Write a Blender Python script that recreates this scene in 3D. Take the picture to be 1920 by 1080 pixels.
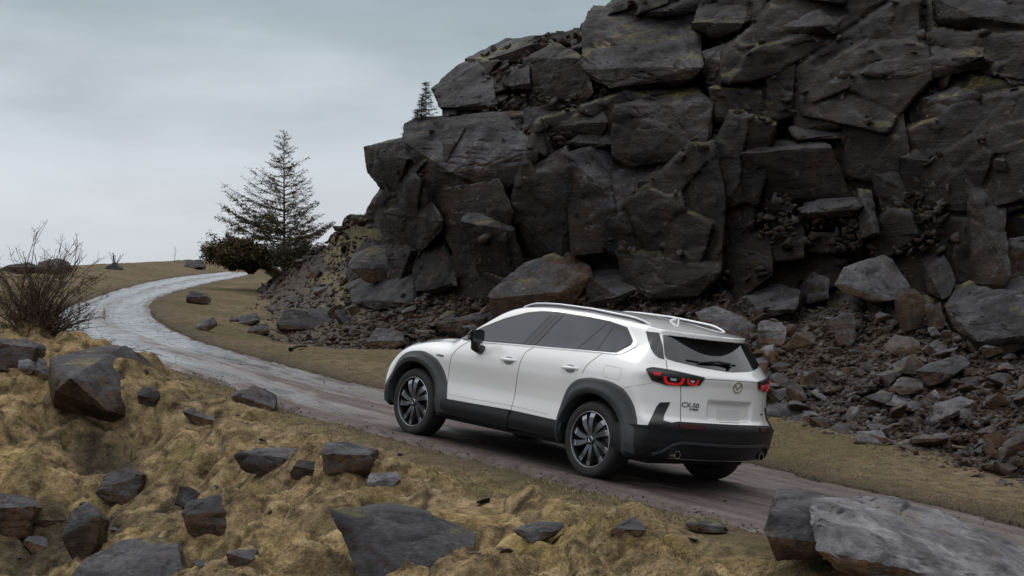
import bpy, bmesh, math, random
import numpy as np
from mathutils import Vector, Matrix
from mathutils.geometry import delaunay_2d_cdt

for o in list(bpy.data.objects): bpy.data.objects.remove(o)
SC = bpy.context.scene; COL = SC.collection
R = math.radians
# ---------------------------------------------------------------- camera
CAM = np.array([0., 0., 4.]); FPX = 3000.; TILT = R(1.0)
cd = bpy.data.cameras.new('camera'); cam = bpy.data.objects.new('camera', cd); COL.objects.link(cam)
cd.lens = FPX/1920*36; cd.sensor_width = 36; cd.clip_end = 4000; cd.clip_start = .1
cam.location = CAM; cam.rotation_euler = (R(90)-TILT, 0, 0); SC.camera = cam
# ---------------------------------------------------------------- overcast sky
SUN_EL, SUN_AZ = 55, -30           # sun hidden behind cloud to the left of the road
wd = bpy.data.worlds.new('World'); SC.world = wd; wd.use_nodes = True
nt = wd.node_tree; nt.nodes.clear()
def N(t, kind, **kw):
    n = t.nodes.new(kind)
    for k, v in kw.items():
        if k.startswith('i_'): n.inputs[k[2:].replace('_', ' ')].default_value = v
        else: setattr(n, k, v)
    return n
def ramp(t, stops, interp='LINEAR'):
    n = t.nodes.new('ShaderNodeValToRGB'); n.color_ramp.interpolation = interp
    e = n.color_ramp.elements
    while len(e) < len(stops): e.new(.5)
    for q, (p, c) in zip(e, stops):
        q.position = p; q.color = (c, c, c, 1) if isinstance(c, (int, float)) else (*c, 1)
    return n
L = nt.links.new
tc = N(nt, 'ShaderNodeTexCoord'); sep = N(nt, 'ShaderNodeSeparateXYZ'); L(tc.outputs['Generated'], sep.inputs[0])
sky = N(nt, 'ShaderNodeTexSky', sky_type='NISHITA', sun_disc=False, sun_elevation=R(SUN_EL), sun_rotation=R(SUN_AZ))
sb = N(nt, 'ShaderNodeVectorMath', operation='SCALE'); sb.inputs['Scale'].default_value = .10; L(sky.outputs[0], sb.inputs[0])
# cloud layer: pale and thin low down, grey-blue sheets higher, bright thick cover overhead
# broad radiance by elevation (sin of elevation runs 0..1)
el = ramp(nt, [(0, (.64,.69,.76)), (.045, (.63,.68,.75)), (.080, (.56,.62,.675)), (.120, (.41,.48,.525)), (.175, (.32,.39,.425)), (.22, (.36,.42,.46)), (.34, (.84,.87,.91)), (.6, (1.18,1.19,1.22)), (1, (1.22,1.23,1.26))])
mp = N(nt, 'ShaderNodeMapping'); mp.inputs['Scale'].default_value = (2.2, 2.2, 9.0); mp.inputs['Location'].default_value = (1.3, .2, .55)
L(tc.outputs['Generated'], mp.inputs[0])
n1 = N(nt, 'ShaderNodeTexNoise', i_Scale=1.6, i_Detail=5.0, i_Roughness=.5); L(mp.outputs[0], n1.inputs['Vector'])
# wisps shift the elevation lookup so that the cloud base is ragged
ma = N(nt, 'ShaderNodeMath', operation='MULTIPLY_ADD'); ma.inputs[1].default_value = .30; ma.inputs[2].default_value = -.15; L(n1.outputs['Fac'], ma.inputs[0])
xm = N(nt, 'ShaderNodeMath', operation='MULTIPLY_ADD'); xm.inputs[1].default_value = .13; L(sep.outputs['X'], xm.inputs[0]); L(ma.outputs[0], xm.inputs[2])
att = N(nt, 'ShaderNodeMapRange', i_From_Min=.0, i_From_Max=.30, i_To_Min=1.0, i_To_Max=0.0); L(sep.outputs['Z'], att.inputs[0])
am = N(nt, 'ShaderNodeMath', operation='MULTIPLY'); L(xm.outputs[0], am.inputs[0]); L(att.outputs[0], am.inputs[1])
ad = N(nt, 'ShaderNodeMath', operation='ADD'); L(sep.outputs['Z'], ad.inputs[0]); L(am.outputs[0], ad.inputs[1]); L(ad.outputs[0], el.inputs[0])
mp2 = N(nt, 'ShaderNodeMapping'); mp2.inputs['Scale'].default_value = (2.6, 2.6, 9); L(tc.outputs['Generated'], mp2.inputs[0])
n2 = N(nt, 'ShaderNodeTexNoise', i_Scale=2.3, i_Detail=6.0, i_Roughness=.55); L(mp2.outputs[0], n2.inputs['Vector'])
var = ramp(nt, [(.34, .90), (.66, 1.08)]); L(n2.outputs['Fac'], var.inputs[0])
mul = N(nt, 'ShaderNodeMix', data_type='RGBA', blend_type='MULTIPLY'); mul.inputs['Factor'].default_value = 1
L(el.outputs[0], mul.inputs[6]); L(var.outputs[0], mul.inputs[7])
mx = N(nt, 'ShaderNodeMix', data_type='RGBA'); mx.inputs['Factor'].default_value = .90
L(sb.outputs[0], mx.inputs[6])
# sky brightness by bearing, shaped out of view to light car and darken cliff
dv = N(nt, 'ShaderNodeVectorMath', operation='DOT_PRODUCT'); L(tc.outputs['Generated'], dv.inputs[0]); dv.inputs[1].default_value = (-.80, .45, .40)
dr = ramp(nt, [(.0, .28), (.27, .46), (.45, 1.02), (.58, 1.40), (.68, 1.05), (.76, .96), (1.0, .96)]); dm = N(nt, 'ShaderNodeMath', operation='MULTIPLY_ADD'); dm.inputs[1].default_value = .5; dm.inputs[2].default_value = .5; L(dv.outputs['Value'], dm.inputs[0]); L(dm.outputs[0], dr.inputs[0])
mu2 = N(nt, 'ShaderNodeMix', data_type='RGBA', blend_type='MULTIPLY'); mu2.inputs['Factor'].default_value = 1; L(mul.outputs[2], mu2.inputs[6]); L(dr.outputs[0], mu2.inputs[7]); L(mu2.outputs[2], mx.inputs[7])
bg = N(nt, 'ShaderNodeBackground'); bg.inputs['Strength'].default_value = 1.0; L(mx.outputs[2], bg.inputs[0])
wo = N(nt, 'ShaderNodeOutputWorld'); L(bg.outputs[0], wo.inputs[0])
# ---------------------------------------------------------------- sun behind cloud: weak and very soft
sl = bpy.data.lights.new('sun', 'SUN'); sl.energy = .7; sl.angle = R(25); sl.color = (1, .97, .92)
so = bpy.data.objects.new('sun', sl); COL.objects.link(so)
sd = Vector((math.sin(R(SUN_AZ))*math.cos(R(SUN_EL)), math.cos(R(SUN_AZ))*math.cos(R(SUN_EL)), math.sin(R(SUN_EL))))
so.rotation_euler = sd.to_track_quat('Z', 'Y').to_euler(); so.location = (-20, 10, 30)
vs = SC.view_settings; vs.view_transform = 'Standard'; vs.look = 'None'; vs.exposure = 0.0; vs.gamma = 1
SC.cycles.max_bounces = 6; SC.cycles.transparent_max_bounces = 6
# ---------------------------------------------------------------- helpers
def obj(name, verts, faces, mat=None, parent=None, smooth=True, sharp=None, matrix=None):
    me = bpy.data.meshes.new(name)
    if isinstance(faces, np.ndarray) and faces.ndim == 2:
        V = np.asarray(verts, np.float32); n, k = faces.shape
        me.vertices.add(len(V)); me.vertices.foreach_set('co', V.ravel())
        me.loops.add(n*k); me.loops.foreach_set('vertex_index', faces.astype(np.int32).ravel())
        me.polygons.add(n); me.polygons.foreach_set('loop_start', np.arange(0, n*k, k, dtype=np.int32))
        me.update(calc_edges=True)
    else:
        me.from_pydata([tuple(map(float, v)) for v in verts], [], [tuple(map(int, f)) for f in faces]); me.update()
    if smooth: me.polygons.foreach_set('use_smooth', np.ones(len(me.polygons), bool))
    if sharp: me.set_sharp_from_angle(angle=R(sharp))
    if mat: me.materials.append(mat)
    o = bpy.data.objects.new(name, me); COL.objects.link(o)
    if parent: o.parent = parent
    return o
def tag(o, label=None, cat=None, group=None, kind=None):
    if label: o['label'] = label
    if cat: o['category'] = cat
    if group: o['group'] = group
    if kind: o['kind'] = kind
    return o
def empty(name, loc=(0,0,0)):
    o = bpy.data.objects.new(name, None); COL.objects.link(o); o.location = loc; o.empty_display_size = .2; return o
def hash3(ix, iy, iz, s=0):
    h = (ix.astype(np.int64)*374761393+iy.astype(np.int64)*668265263+iz.astype(np.int64)*2147483647+s*1274126177) & 0xffffffff
    h = ((h ^ (h >> 13))*1274126177) & 0xffffffff; h = ((h ^ (h >> 16))*2246822519) & 0xffffffff
    return ((h ^ (h >> 15)) & 0xffffff)/float(0xffffff)
def vnoise(P, s=0):
    P = np.asarray(P, float); I = np.floor(P).astype(np.int64); F = P-I; F = F*F*F*(F*(F*6-15)+10); r = 0
    for dx in (0, 1):
        for dy in (0, 1):
            for dz in (0, 1):
                w = (F[:,0] if dx else 1-F[:,0])*(F[:,1] if dy else 1-F[:,1])*(F[:,2] if dz else 1-F[:,2])
                r = r+w*hash3(I[:,0]+dx, I[:,1]+dy, I[:,2]+dz, s)
    return r*2-1
def fbm(P, o=4, g=.5, s=0):
    r = 0; a = 1; t = 0; P = np.asarray(P, float)
    for i in range(o): r = r+a*vnoise(P*2**i+i*17.3, s+i); t += a; a *= g
    return r/t
def pt(px, py, d):                      # the world point seen at photo pixel px, py at distance d ahead
    x = (px-960)/FPX; y = (py-540)/FPX
    return np.array([x, math.cos(TILT)-y*math.sin(TILT)*1.0, -y*math.cos(TILT)-math.sin(TILT)])*(d/(math.cos(TILT)-y*math.sin(TILT)))+CAM
# ---------------------------------------------------------------- materials
def material(name, rough=.6, metal=0., base=(.5,.5,.5), spec=.5, coat=0.):
    m = bpy.data.materials.new(name); m.use_nodes = True; t = m.node_tree
    b = t.nodes['Principled BSDF']; b.inputs['Base Color'].default_value = (*base, 1); b.inputs['Roughness'].default_value = rough
    b.inputs['Metallic'].default_value = metal; b.inputs['Specular IOR Level'].default_value = spec; b.inputs['Coat Weight'].default_value = coat
    return m, t, b
def tint(t, b, base, amt=.15, scale=4., obj_space=True, rough=None):
    tcn = N(t, 'ShaderNodeTexCoord'); n = N(t, 'ShaderNodeTexNoise', i_Scale=scale, i_Detail=4.0)
    t.links.new(tcn.outputs['Object'], n.inputs['Vector'])
    r = ramp(t, [(.3, tuple(c*(1-amt) for c in base)), (.7, tuple(min(1, c*(1+amt)) for c in base))])
    t.links.new(n.outputs['Fac'], r.inputs[0]); t.links.new(r.outputs[0], b.inputs['Base Color'])
    if rough:
        r2 = ramp(t, [(.3, rough[0]), (.7, rough[1])]); t.links.new(n.outputs['Fac'], r2.inputs[0]); t.links.new(r2.outputs[0], b.inputs['Roughness'])
def simple(name, base, rough, metal=0., spec=.5, coat=0., amt=.08, scale=5., rr=None):
    m, t, b = material(name, rough, metal, base, spec, coat); tint(t, b, base, amt, scale, rough=rr); return m
CAR_R = [[-0.642633, -0.757892, 0.112352], [0.763834, -0.645197, 0.016693], [0.059838, 0.096546, 0.993528]]
CAR_T = [0.4755, 16.7657, 1.9399]
def sstep(a, b, x):
    t = np.clip((x-a)/(b-a), 0, 1); return t*t*(3-2*t)
# ================================================================ ground and road
NEAR = [(2500,1290,8.6),(1800,1085,11.25),(1600,1035,12.15),(1445,1000,12.7),(1200,940,13.8),(960,880,15.1),(700,810,17.1),(530,765,18.9),(430,724,21),(300,684,23.4),(180,645,26.4),(120,622,29),(92,610,31.5),(88,598,34),(104,584,37),(150,567,41),(220,543,48),(300,524,57),(360,516,65),(400,512,72),(425,509,80)]
FAR = [(2650,1170,11.6),(2080,1030,14.1),(1920,985,15.24),(1740,944,16.2),(1560,905,17.26),(1400,865,18.6),(1050,797,20.6),(760,738,22.4),(620,706,24.3),(510,677,26.2),(410,650,28.2),(350,628,30.4),(310,607,33),(288,590,36),(282,572,39.5),(300,557,44),(345,543,50),(400,530,58),(440,522,65),(462,517,71),(478,512,79)]
def spl(P, n):
    P = np.array(P, float); t = np.arange(len(P)); T_ = np.linspace(0, len(P)-1, n); M_ = np.zeros_like(P)
    M_[1:-1] = (P[2:]-P[:-2])/2; M_[0] = P[1]-P[0]; M_[-1] = P[-1]-P[-2]
    i = np.minimum(T_.astype(int), len(P)-2); f = (T_-i)[:, None]
    return (2*f**3-3*f**2+1)*P[i]+(f**3-2*f**2+f)*M_[i]+(-2*f**3+3*f**2)*P[i+1]+(f**3-f**2)*M_[i+1]
RN = spl([pt(*p) for p in NEAR], 500); RF = spl([pt(*p) for p in FAR], 500)
# ground control points: photo pixel, distance
GC = [(0,1080,14),(0,960,15.2),(0,850,16.6),(0,740,18),(0,662,19.2),(120,652,19.4),(230,668,19.6),(330,702,19.3),(430,738,19.0),(240,850,16.6),(240,1000,14.2),(480,900,15.4),(480,1040,12.8),(640,1080,11.9),(640,900,14.6),(640,830,16.2),
 (820,1000,12.6),(960,1080,10.9),(960,950,13.2),(1200,1000,12.2),(1200,1080,10.7),(1500,1080,10.7),(1440,1030,11.7),(1700,1150,9.8),(1950,1250,8.4),(2300,1400,7.2),(1500,1400,7.0),(700,1400,8.2),(0,1400,9.8),(-300,1080,13.5),(-300,800,18),(-300,660,22),(-500,560,30),
 (1920,890,18.4),(1700,835,20.2),(1500,788,22.2),(2200,950,16.4),(2500,1000,15.2),(1300,742,24.6),(1100,700,27.4),(930,662,29.8),(720,655,30.8),(640,658,31.0),(540,652,32.2),(480,605,38),(452,575,44),(478,545,52),(540,525,60),(600,530,62),(700,560,50),(800,560,48),
 (60,600,36),(60,560,42),(0,520,50),(-100,530,48),(60,500,58),(130,500,62),(220,500,66),(290,494,72),(360,489,84),(400,487,95),(430,492,95),(-300,520,60),(500,505,90),(560,505,90),(1920,760,24),(1600,640,40),(2500,800,26),(1200,600,50),(1900,600,50),(2600,640,50)]
GP = np.array([pt(*p) for p in GC])
rp = np.vstack([RN[::9], RF[::9]]); CP = np.vstack([GP, rp])
def gk(x, y): return np.c_[x/(y+6.)*3.2, np.log(np.maximum(y, -4)+6.)*2.2]
def tps_fit(K, z, reg=1e-4):
    n = len(K); D = np.linalg.norm(K[:, None]-K[None], axis=2); A = D**2*np.log(D+1e-9); A[np.arange(n), np.arange(n)] = reg
    P = np.c_[np.ones(n), K]; M_ = np.block([[A, P], [P.T, np.zeros((3,3))]]); return np.linalg.solve(M_, np.r_[z, 0, 0, 0])
def tps_eval(K, co, Q_):
    out = np.empty(len(Q_))
    for s in range(0, len(Q_), 20000):
        q = Q_[s:s+20000]; D = np.linalg.norm(q[:, None]-K[None], axis=2); out[s:s+20000] = (D**2*np.log(D+1e-9))@co[:-3]+co[-3]+q@co[-2:]
    return out
GK = gk(CP[:,0], CP[:,1]); GCO = tps_fit(GK, CP[:,2], 2e-3)
def ground0(x, y):
    yy = np.clip(y, 5.5, 95); xx = np.clip(x/(yy+6), -.62, .62)*(yy+6)
    return np.minimum(np.clip(tps_eval(GK, GCO, gk(xx, yy)), -1, 5.5), 3.97+.05*np.minimum(0, x+.2*y)*(y > 30))-np.maximum(y-92, 0)*.06-np.maximum(5.5-y, 0)*.04
RC = (RN+RF)/2
def road_dist(x, y):                     # signed: negative inside the road, and nearest road height
    P = np.c_[x, y]; dmin = np.full(len(P), 1e9); zz = np.zeros(len(P)); 
    A = RN[::3]; B = RF[::3]
    for s in range(0, len(P), 20000):
        q = P[s:s+20000]
        dn = np.linalg.norm(q[:, None]-A[None,:,:2], axis=2); df = np.linalg.norm(q[:, None]-B[None,:,:2], axis=2)
        i = dn.argmin(1); j = df.argmin(1); dn_, df_ = dn[np.arange(len(q)), i], df[np.arange(len(q)), j]
        w = np.linalg.norm(A[i,:2]-B[i,:2], axis=1)*.5+np.linalg.norm(A[j,:2]-B[j,:2], axis=1)*.5
        poly_in = inpoly2(q)
        d = np.minimum(dn_, df_); d = np.where(poly_in, -d, d); dmin[s:s+20000] = d
        zz[s:s+20000] = (A[i,2]*df_+B[j,2]*dn_)/(dn_+df_+1e-9)
    return dmin, zz
RPOLY = [tuple(p[:2]) for p in RN[::4]]+[tuple(p[:2]) for p in RF[::-4]]
def inpoly2(P):
    x, y = P[:,0], P[:,1]; r = np.zeros(len(P), bool); n = len(RPOLY)
    for i in range(n):
        x1, y1 = RPOLY[i]; x2, y2 = RPOLY[(i+1) % n]
        if y1 == y2: continue
        r ^= ((y1 > y) != (y2 > y)) & (x < (x2-x1)*(y-y1)/(y2-y1)+x1)
    return r
def mossmask(x, y, d):                   # 1 on the foreground bank (camera side of the road)
    A = RN[::3]; out = np.zeros(len(x))
    for s in range(0, len(x), 20000):
        q = np.c_[x[s:s+20000], y[s:s+20000]]; i = np.linalg.norm(q[:, None]-A[None,:,:2], axis=2).argmin(1); j = np.linalg.norm(q[:, None]-RF[::3][None,:,:2], axis=2)
        out[s:s+20000] = (np.linalg.norm(q-A[i,:2], axis=1) < j.min(1))
    return out*(y < 33)
def cells2(P, s, jit=.9):
    I = np.floor(P[:, :2]).astype(np.int64); f1 = np.full(len(P), 9.); f2 = f1.copy(); i1 = np.zeros_like(I)
    for dx in (-1,0,1):
        for dy in (-1,0,1):
            J = I+[dx,dy]; k0 = J[:,0]*0; d = np.hypot(P[:,0]-J[:,0]-.5-jit*(hash3(J[:,0],J[:,1],k0,s)-.5), P[:,1]-J[:,1]-.5-jit*(hash3(J[:,0],J[:,1],k0,s+1)-.5))
            m = d < f1; f2 = np.where(m, f1, np.minimum(f2, d)); f1 = np.where(m, d, f1); i1[m] = J[m]
    return f1, f2, None, i1
MOUNDS = [(*pt(a, b, c)[:2], r, h) for a, b, c, r, h in ((240,700,18.6,.5,.18),(120,690,18.6,.4,.12),(20,680,18.8,.4,.12),(500,874,15.15,.45,.16),(655,872,14.9,.40,.16),(570,894,14.9,.25,.10),(1010,1008,13.0,.35,.11),(1180,1000,12.7,.3,.10),(230,915,15.2,.35,.16),(155,1005,14.0,.3,.15),(230,1065,13.7,.6,.15),(395,985,14.1,.4,.18),(1500,1030,11.2,.45,.10),(470,760,18.0,.4,.05),(720,905,14.4,.3,.05))]
HOLLOWS = [(*pt(60, 930, 15.3)[:2], 1.0, .75), (*pt(150, 1045, 13.6)[:2], .8, .5), (*pt(330, 1010, 13.4)[:2], .55, .50), (*pt(215, 805, 17.0)[:2], .6, .45), (*pt(630, 1050, 12.3)[:2], .38, .4), (*pt(300, 890, 15.4)[:2], .6, .28), (*pt(540, 905, 14.6)[:2], .35, .2), (*pt(1500, 1050, 11.2)[:2], .5, .25), (*pt(420, 785, 17.3)[:2], .35, .10), (*pt(1620, 1090, 10.2)[:2], .5, .3)]
def ground_z(x, y, detail=True):
    z0 = ground0(x, y); d, rz = road_dist(x, y)
    near = np.exp(-np.maximum(d, 0)/.9); z = z0*(1-near)+rz*near
    z = np.where(d < 0, rz-.05, z-.02*np.exp(-np.maximum(d,0)/.12)+.03*np.exp(-((d-.35)/.25)**2))
    moss = mossmask(x, y, d)
    if detail:
        P = np.c_[x, y, x*0]; m = sstep(.05, .9, d)
        n1 = fbm(P*np.array([1.1,1.5,1])+3, 4, .55, 5); n2 = fbm(P*3.4+9, 3, .55, 9); n3 = 1-np.abs(fbm(P*5.5, 3, .5, 12))*2
        wq = np.c_[vnoise(P*1.1, 61), vnoise(P*1.1, 62), P[:,0]*0]*.45
        def domes(sc, s): f1, f2, c, i = cells2((P+wq)*sc, s); return (1-np.minimum(f1/.75, 1)**2)*(.45+.9*hash3(i[:,0], i[:,1], i[:,1]*0, s+5))
        dm = .15*domes(1.25, 81)+.12*domes(2.6, 82)+.05*domes(6.2, 83)
        for hx, hy, hr, hd in MOUNDS: z = z+moss*m*hd*np.exp(-(((x-hx)**2+(y-hy)**2)/hr**2)**1.5)
        hol = 0
        for hx, hy, hr, hd in HOLLOWS: hol = hol+hd*np.exp(-((x-hx)**2+(y-hy)**2)/hr**2)
        m2 = sstep(.15, 1.7, d+.35*vnoise(P*.9, 66)); z = z+moss*m*(.22*n1+.02*n2)*(.35+.65*m2)+moss*m2*(dm-.13-hol)+(1-moss)*m*(.10*fbm(P*.7, 3, .5, 21)+.03*n2)
        z = z+np.exp(-((d-.1)/.2)**2)*.02*n2
    return z, d, moss
def sheet_axis(lo, hi, f):
    a = [lo]
    while a[-1] < hi: a.append(a[-1]+f(a[-1]))
    return np.array(a)
ya = sheet_axis(-30, 900, lambda y: 2.5 if y < 5 else (.11 if y < 9 else (.035 if y < 13 else (.045 if y < 20.5 else (.09 if y < 34 else .012*(y-25)+.02)))))
ua = np.r_[-6,-4,-2.5,-1.6,-1.1,-.8,-.6,-.5, np.arange(-.44, .44, .0018), .5,.6,.8,1.1,1.6,2.5,4,6]
GX = ua[None, :]*(np.maximum(ya, 6)[:, None]*.85+2.2); GY = np.repeat(ya[:, None], len(ua), 1)
gx, gy = GX.ravel(), GY.ravel()
gz, gd, gm = ground_z(gx, gy)
gz = gz+np.maximum(gy-150, 0)*-.12
nr, nc = GX.shape
ii = np.arange(nr*nc).reshape(nr, nc); GF = np.c_[ii[:-1,:-1].ravel(), ii[:-1,1:].ravel(), ii[1:,1:].ravel(), ii[1:,:-1].ravel()]
def attr(o, name, v):
    a = o.data.attributes.new(name, 'FLOAT', 'POINT'); a.data.foreach_set('value', np.asarray(v, np.float32))
def mixc(t, fac, a, b, bt='MIX'):
    n = N(t, 'ShaderNodeMix', data_type='RGBA', blend_type=bt)
    for s, v in ((0, fac), (6, a), (7, b)):
        if isinstance(v, bpy.types.NodeSocket): t.links.new(v, n.inputs[s])
        elif isinstance(v, tuple): n.inputs[s].default_value = (*v, 1)
        else: n.inputs[s].default_value = v
    return n.outputs[2]
def noise(t, vec, scale, detail=4., rough=.55, dist=0.):
    n = N(t, 'ShaderNodeTexNoise', i_Scale=scale, i_Detail=detail, i_Roughness=rough, i_Distortion=dist); t.links.new(vec, n.inputs['Vector']); return n.outputs['Fac']
def stretch(t, vec, s, rot=(0,0,0)):
    n = N(t, 'ShaderNodeMapping'); n.inputs['Scale'].default_value = s; n.inputs['Rotation'].default_value = rot; t.links.new(vec, n.inputs[0]); return n.outputs[0]
def rmp(t, v, stops, interp='LINEAR'):
    r = ramp(t, stops, interp); t.links.new(v, r.inputs[0]); return r.outputs[0]
def bump(t, b, h, strength=.5, dist=.02, prev=None):
    n = N(t, 'ShaderNodeBump', i_Strength=strength, i_Distance=dist); t.links.new(h, n.inputs['Height'])
    if prev: t.links.new(prev, n.inputs['Normal'])
    if b: t.links.new(n.outputs[0], b.inputs['Normal'])
    return n.outputs[0]
def mth(t, op, a, b=None, c=None):
    n = N(t, 'ShaderNodeMath', operation=op)
    for i, v in enumerate((a, b, c)):
        if v is None: continue
        if isinstance(v, bpy.types.NodeSocket): t.links.new(v, n.inputs[i])
        else: n.inputs[i].default_value = v
    return n.outputs[0]
M_ground, t, b = material('ground', .95, spec=.15)
pos = N(t, 'ShaderNodeNewGeometry').outputs['Position']
am_ = N(t, 'ShaderNodeAttribute', attribute_name='moss').outputs['Fac']; ad_ = N(t, 'ShaderNodeAttribute', attribute_name='edge').outputs['Fac']; ag_ = N(t, 'ShaderNodeAttribute', attribute_name='gravel').outputs['Fac']
nA = noise(t, pos, 1.1, 5); nB = noise(t, pos, 6., 5, .6); nC = noise(t, pos, 38., 4, .65); nD = noise(t, pos, .45, 3)
mossc = rmp(t, nB, [(.32, (.055,.042,.027)), (.43, (.160,.122,.074)), (.55, (.275,.215,.128)), (.68, (.37,.30,.19))])
mossc = mixc(t, rmp(t, nA, [(.52, 0.), (.66, .55)]), mossc, (.21,.175,.062))       # yellower cushions
mossc = mixc(t, rmp(t, nA, [(.28, .8), (.40, 0.)]), mossc, (.070,.055,.036))       # bare peat between them
mossc = mixc(t, rmp(t, noise(t, pos, 2.2, 3), [(.58, 0.), (.68, .55)]), mossc, (.085,.085,.038))
grass = rmp(t, nB, [(.30, (.085,.061,.037)), (.5, (.155,.114,.066)), (.70, (.225,.170,.100))])
grass = mixc(t, rmp(t, nD, [(.42, 0.), (.60, .6)]), grass, (.085,.078,.028))
grass = mixc(t, ad_, grass, (.060,.046,.036))
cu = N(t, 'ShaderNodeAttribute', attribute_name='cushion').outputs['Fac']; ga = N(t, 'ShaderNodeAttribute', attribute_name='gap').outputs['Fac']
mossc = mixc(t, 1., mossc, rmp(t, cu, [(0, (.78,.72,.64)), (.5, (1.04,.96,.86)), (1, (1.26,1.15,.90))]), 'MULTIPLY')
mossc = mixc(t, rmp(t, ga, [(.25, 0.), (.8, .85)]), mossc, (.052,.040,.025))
apt = N(t, 'ShaderNodeAttribute', attribute_name='peat_shade').outputs['Fac']
mossc = mixc(t, rmp(t, apt, [(.35, 0.), (.75, .85)]), mossc, rmp(t, nB, [(.35, (.030,.025,.020)), (.65, (.085,.068,.045))]))  # dark soil by hollow depth, painting the hollows' shade into the colour
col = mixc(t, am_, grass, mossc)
grv = rmp(t, nC, [(.3, (.04,.034,.03)), (.7, (.12,.10,.09))])
col = mixc(t, ag_, col, grv)
fine = rmp(t, nC, [(.3, .62), (.7, 1.25)]); col = mixc(t, 1., col, fine, 'MULTIPLY')
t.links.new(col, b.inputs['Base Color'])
h = mth(t, 'ADD', mth(t, 'MULTIPLY', nB, 1.6), mth(t, 'MULTIPLY', nC, .5)); bump(t, b, h, .9, .05)
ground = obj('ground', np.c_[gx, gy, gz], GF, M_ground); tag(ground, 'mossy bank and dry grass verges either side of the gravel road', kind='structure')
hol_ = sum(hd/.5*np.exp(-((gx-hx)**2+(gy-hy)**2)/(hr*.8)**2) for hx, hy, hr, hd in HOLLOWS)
GP3 = np.c_[gx, gy, gx*0]; wq = np.c_[vnoise(GP3*1.1, 61), vnoise(GP3*1.1, 62), gx*0]*.45
f1, f2, _, ci = cells2((GP3+wq)*2.6, 82); e1, e2, _, _ = cells2((GP3+wq)*6.2, 83)
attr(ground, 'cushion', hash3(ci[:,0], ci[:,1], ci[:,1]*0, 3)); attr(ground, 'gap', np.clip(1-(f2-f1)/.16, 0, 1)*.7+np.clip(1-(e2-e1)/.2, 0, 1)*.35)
attr(ground, 'peat_shade', np.clip(hol_+.35*vnoise(np.c_[gx*3,gy*3,gx*0], 4), 0, 1))
attr(ground, 'moss', gm*sstep(.1, 1.5, gd+.45*vnoise(np.c_[gx*.9, gy*.9, gx*0], 66))); attr(ground, 'edge', np.exp(-np.maximum(gd, 0)/.35)*.9)
# ---- road surface: own sheet, a little crowned, with two wheel tracks
nv = 900; nu = 34
A_ = spl([pt(*p) for p in NEAR], nv); B_ = spl([pt(*p) for p in FAR], nv)
uu = np.linspace(-.02, 1.02, nu)[None, :, None]
RP = A_[:, None]*(1-uu)+B_[:, None]*uu
seg = np.linalg.norm(np.diff(RC, axis=0), axis=1); vlen = np.interp(np.linspace(0, 499, nv), np.arange(500), np.r_[0, np.cumsum(seg)])
u2 = np.repeat(np.linspace(-.02, 1.02, nu)[None], nv, 0); v2 = np.repeat(vlen[:, None], nu, 1)
rut = -.022*np.exp(-((u2-.27)/.10)**2)-.022*np.exp(-((u2-.73)/.10)**2)+.012
P_ = RP.reshape(-1, 3).copy(); P_[:,2] += rut.ravel()*.8+.010*fbm(P_*2.2, 4, .5, 3)+.006*vnoise(P_*9, 8)
edge = np.minimum(u2, 1-u2).ravel(); jit = vnoise(P_*1.5, 30)*.020+vnoise(P_*4, 31)*.018+vnoise(P_*11, 32)*.010
P_[:,2] -= np.where(edge < .040+jit, .055, 0)
ii = np.arange(nv*nu).reshape(nv, nu); F_ = np.c_[ii[:-1,:-1].ravel(), ii[:-1,1:].ravel(), ii[1:,1:].ravel(), ii[1:,:-1].ravel()]
M_road, t, b = material('wet_gravel', .5, spec=.5)
pos = N(t, 'ShaderNodeNewGeometry').outputs['Position']
U_ = N(t, 'ShaderNodeAttribute', attribute_name='across').outputs['Fac']; V_ = N(t, 'ShaderNodeAttribute', attribute_name='along').outputs['Fac']
cmb = N(t, 'ShaderNodeCombineXYZ'); t.links.new(U_, cmb.inputs[0]); t.links.new(V_, cmb.inputs[1]); uv = cmb.outputs[0]
streak = noise(t, stretch(t, uv, (16, .55, 1)), 1., 5, .6); blot = noise(t, stretch(t, uv, (4, .8, 1)), 1., 4, .6); grit = noise(t, pos, 45., 5, .7); peb = noise(t, pos, 14., 4, .6)
base = rmp(t, mth(t, 'ADD', mth(t, 'MULTIPLY', streak, .6), mth(t, 'MULTIPLY', peb, .4)), [(.34, (.040,.030,.028)), (.47, (.080,.060,.055)), (.58, (.125,.100,.092)), (.70, (.20,.175,.165))])
base = mixc(t, rmp(t, blot, [(.45, 0.), (.62, .55)]), base, (.085,.055,.048))
base = mixc(t, 1., base, rmp(t, grit, [(.3, .65), (.7, 1.3)]), 'MULTIPLY')
t.links.new(base, b.inputs['Base Color'])
wet = mth(t, 'ADD', mth(t, 'MULTIPLY', streak, .55), mth(t, 'MULTIPLY', blot, .45))
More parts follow.
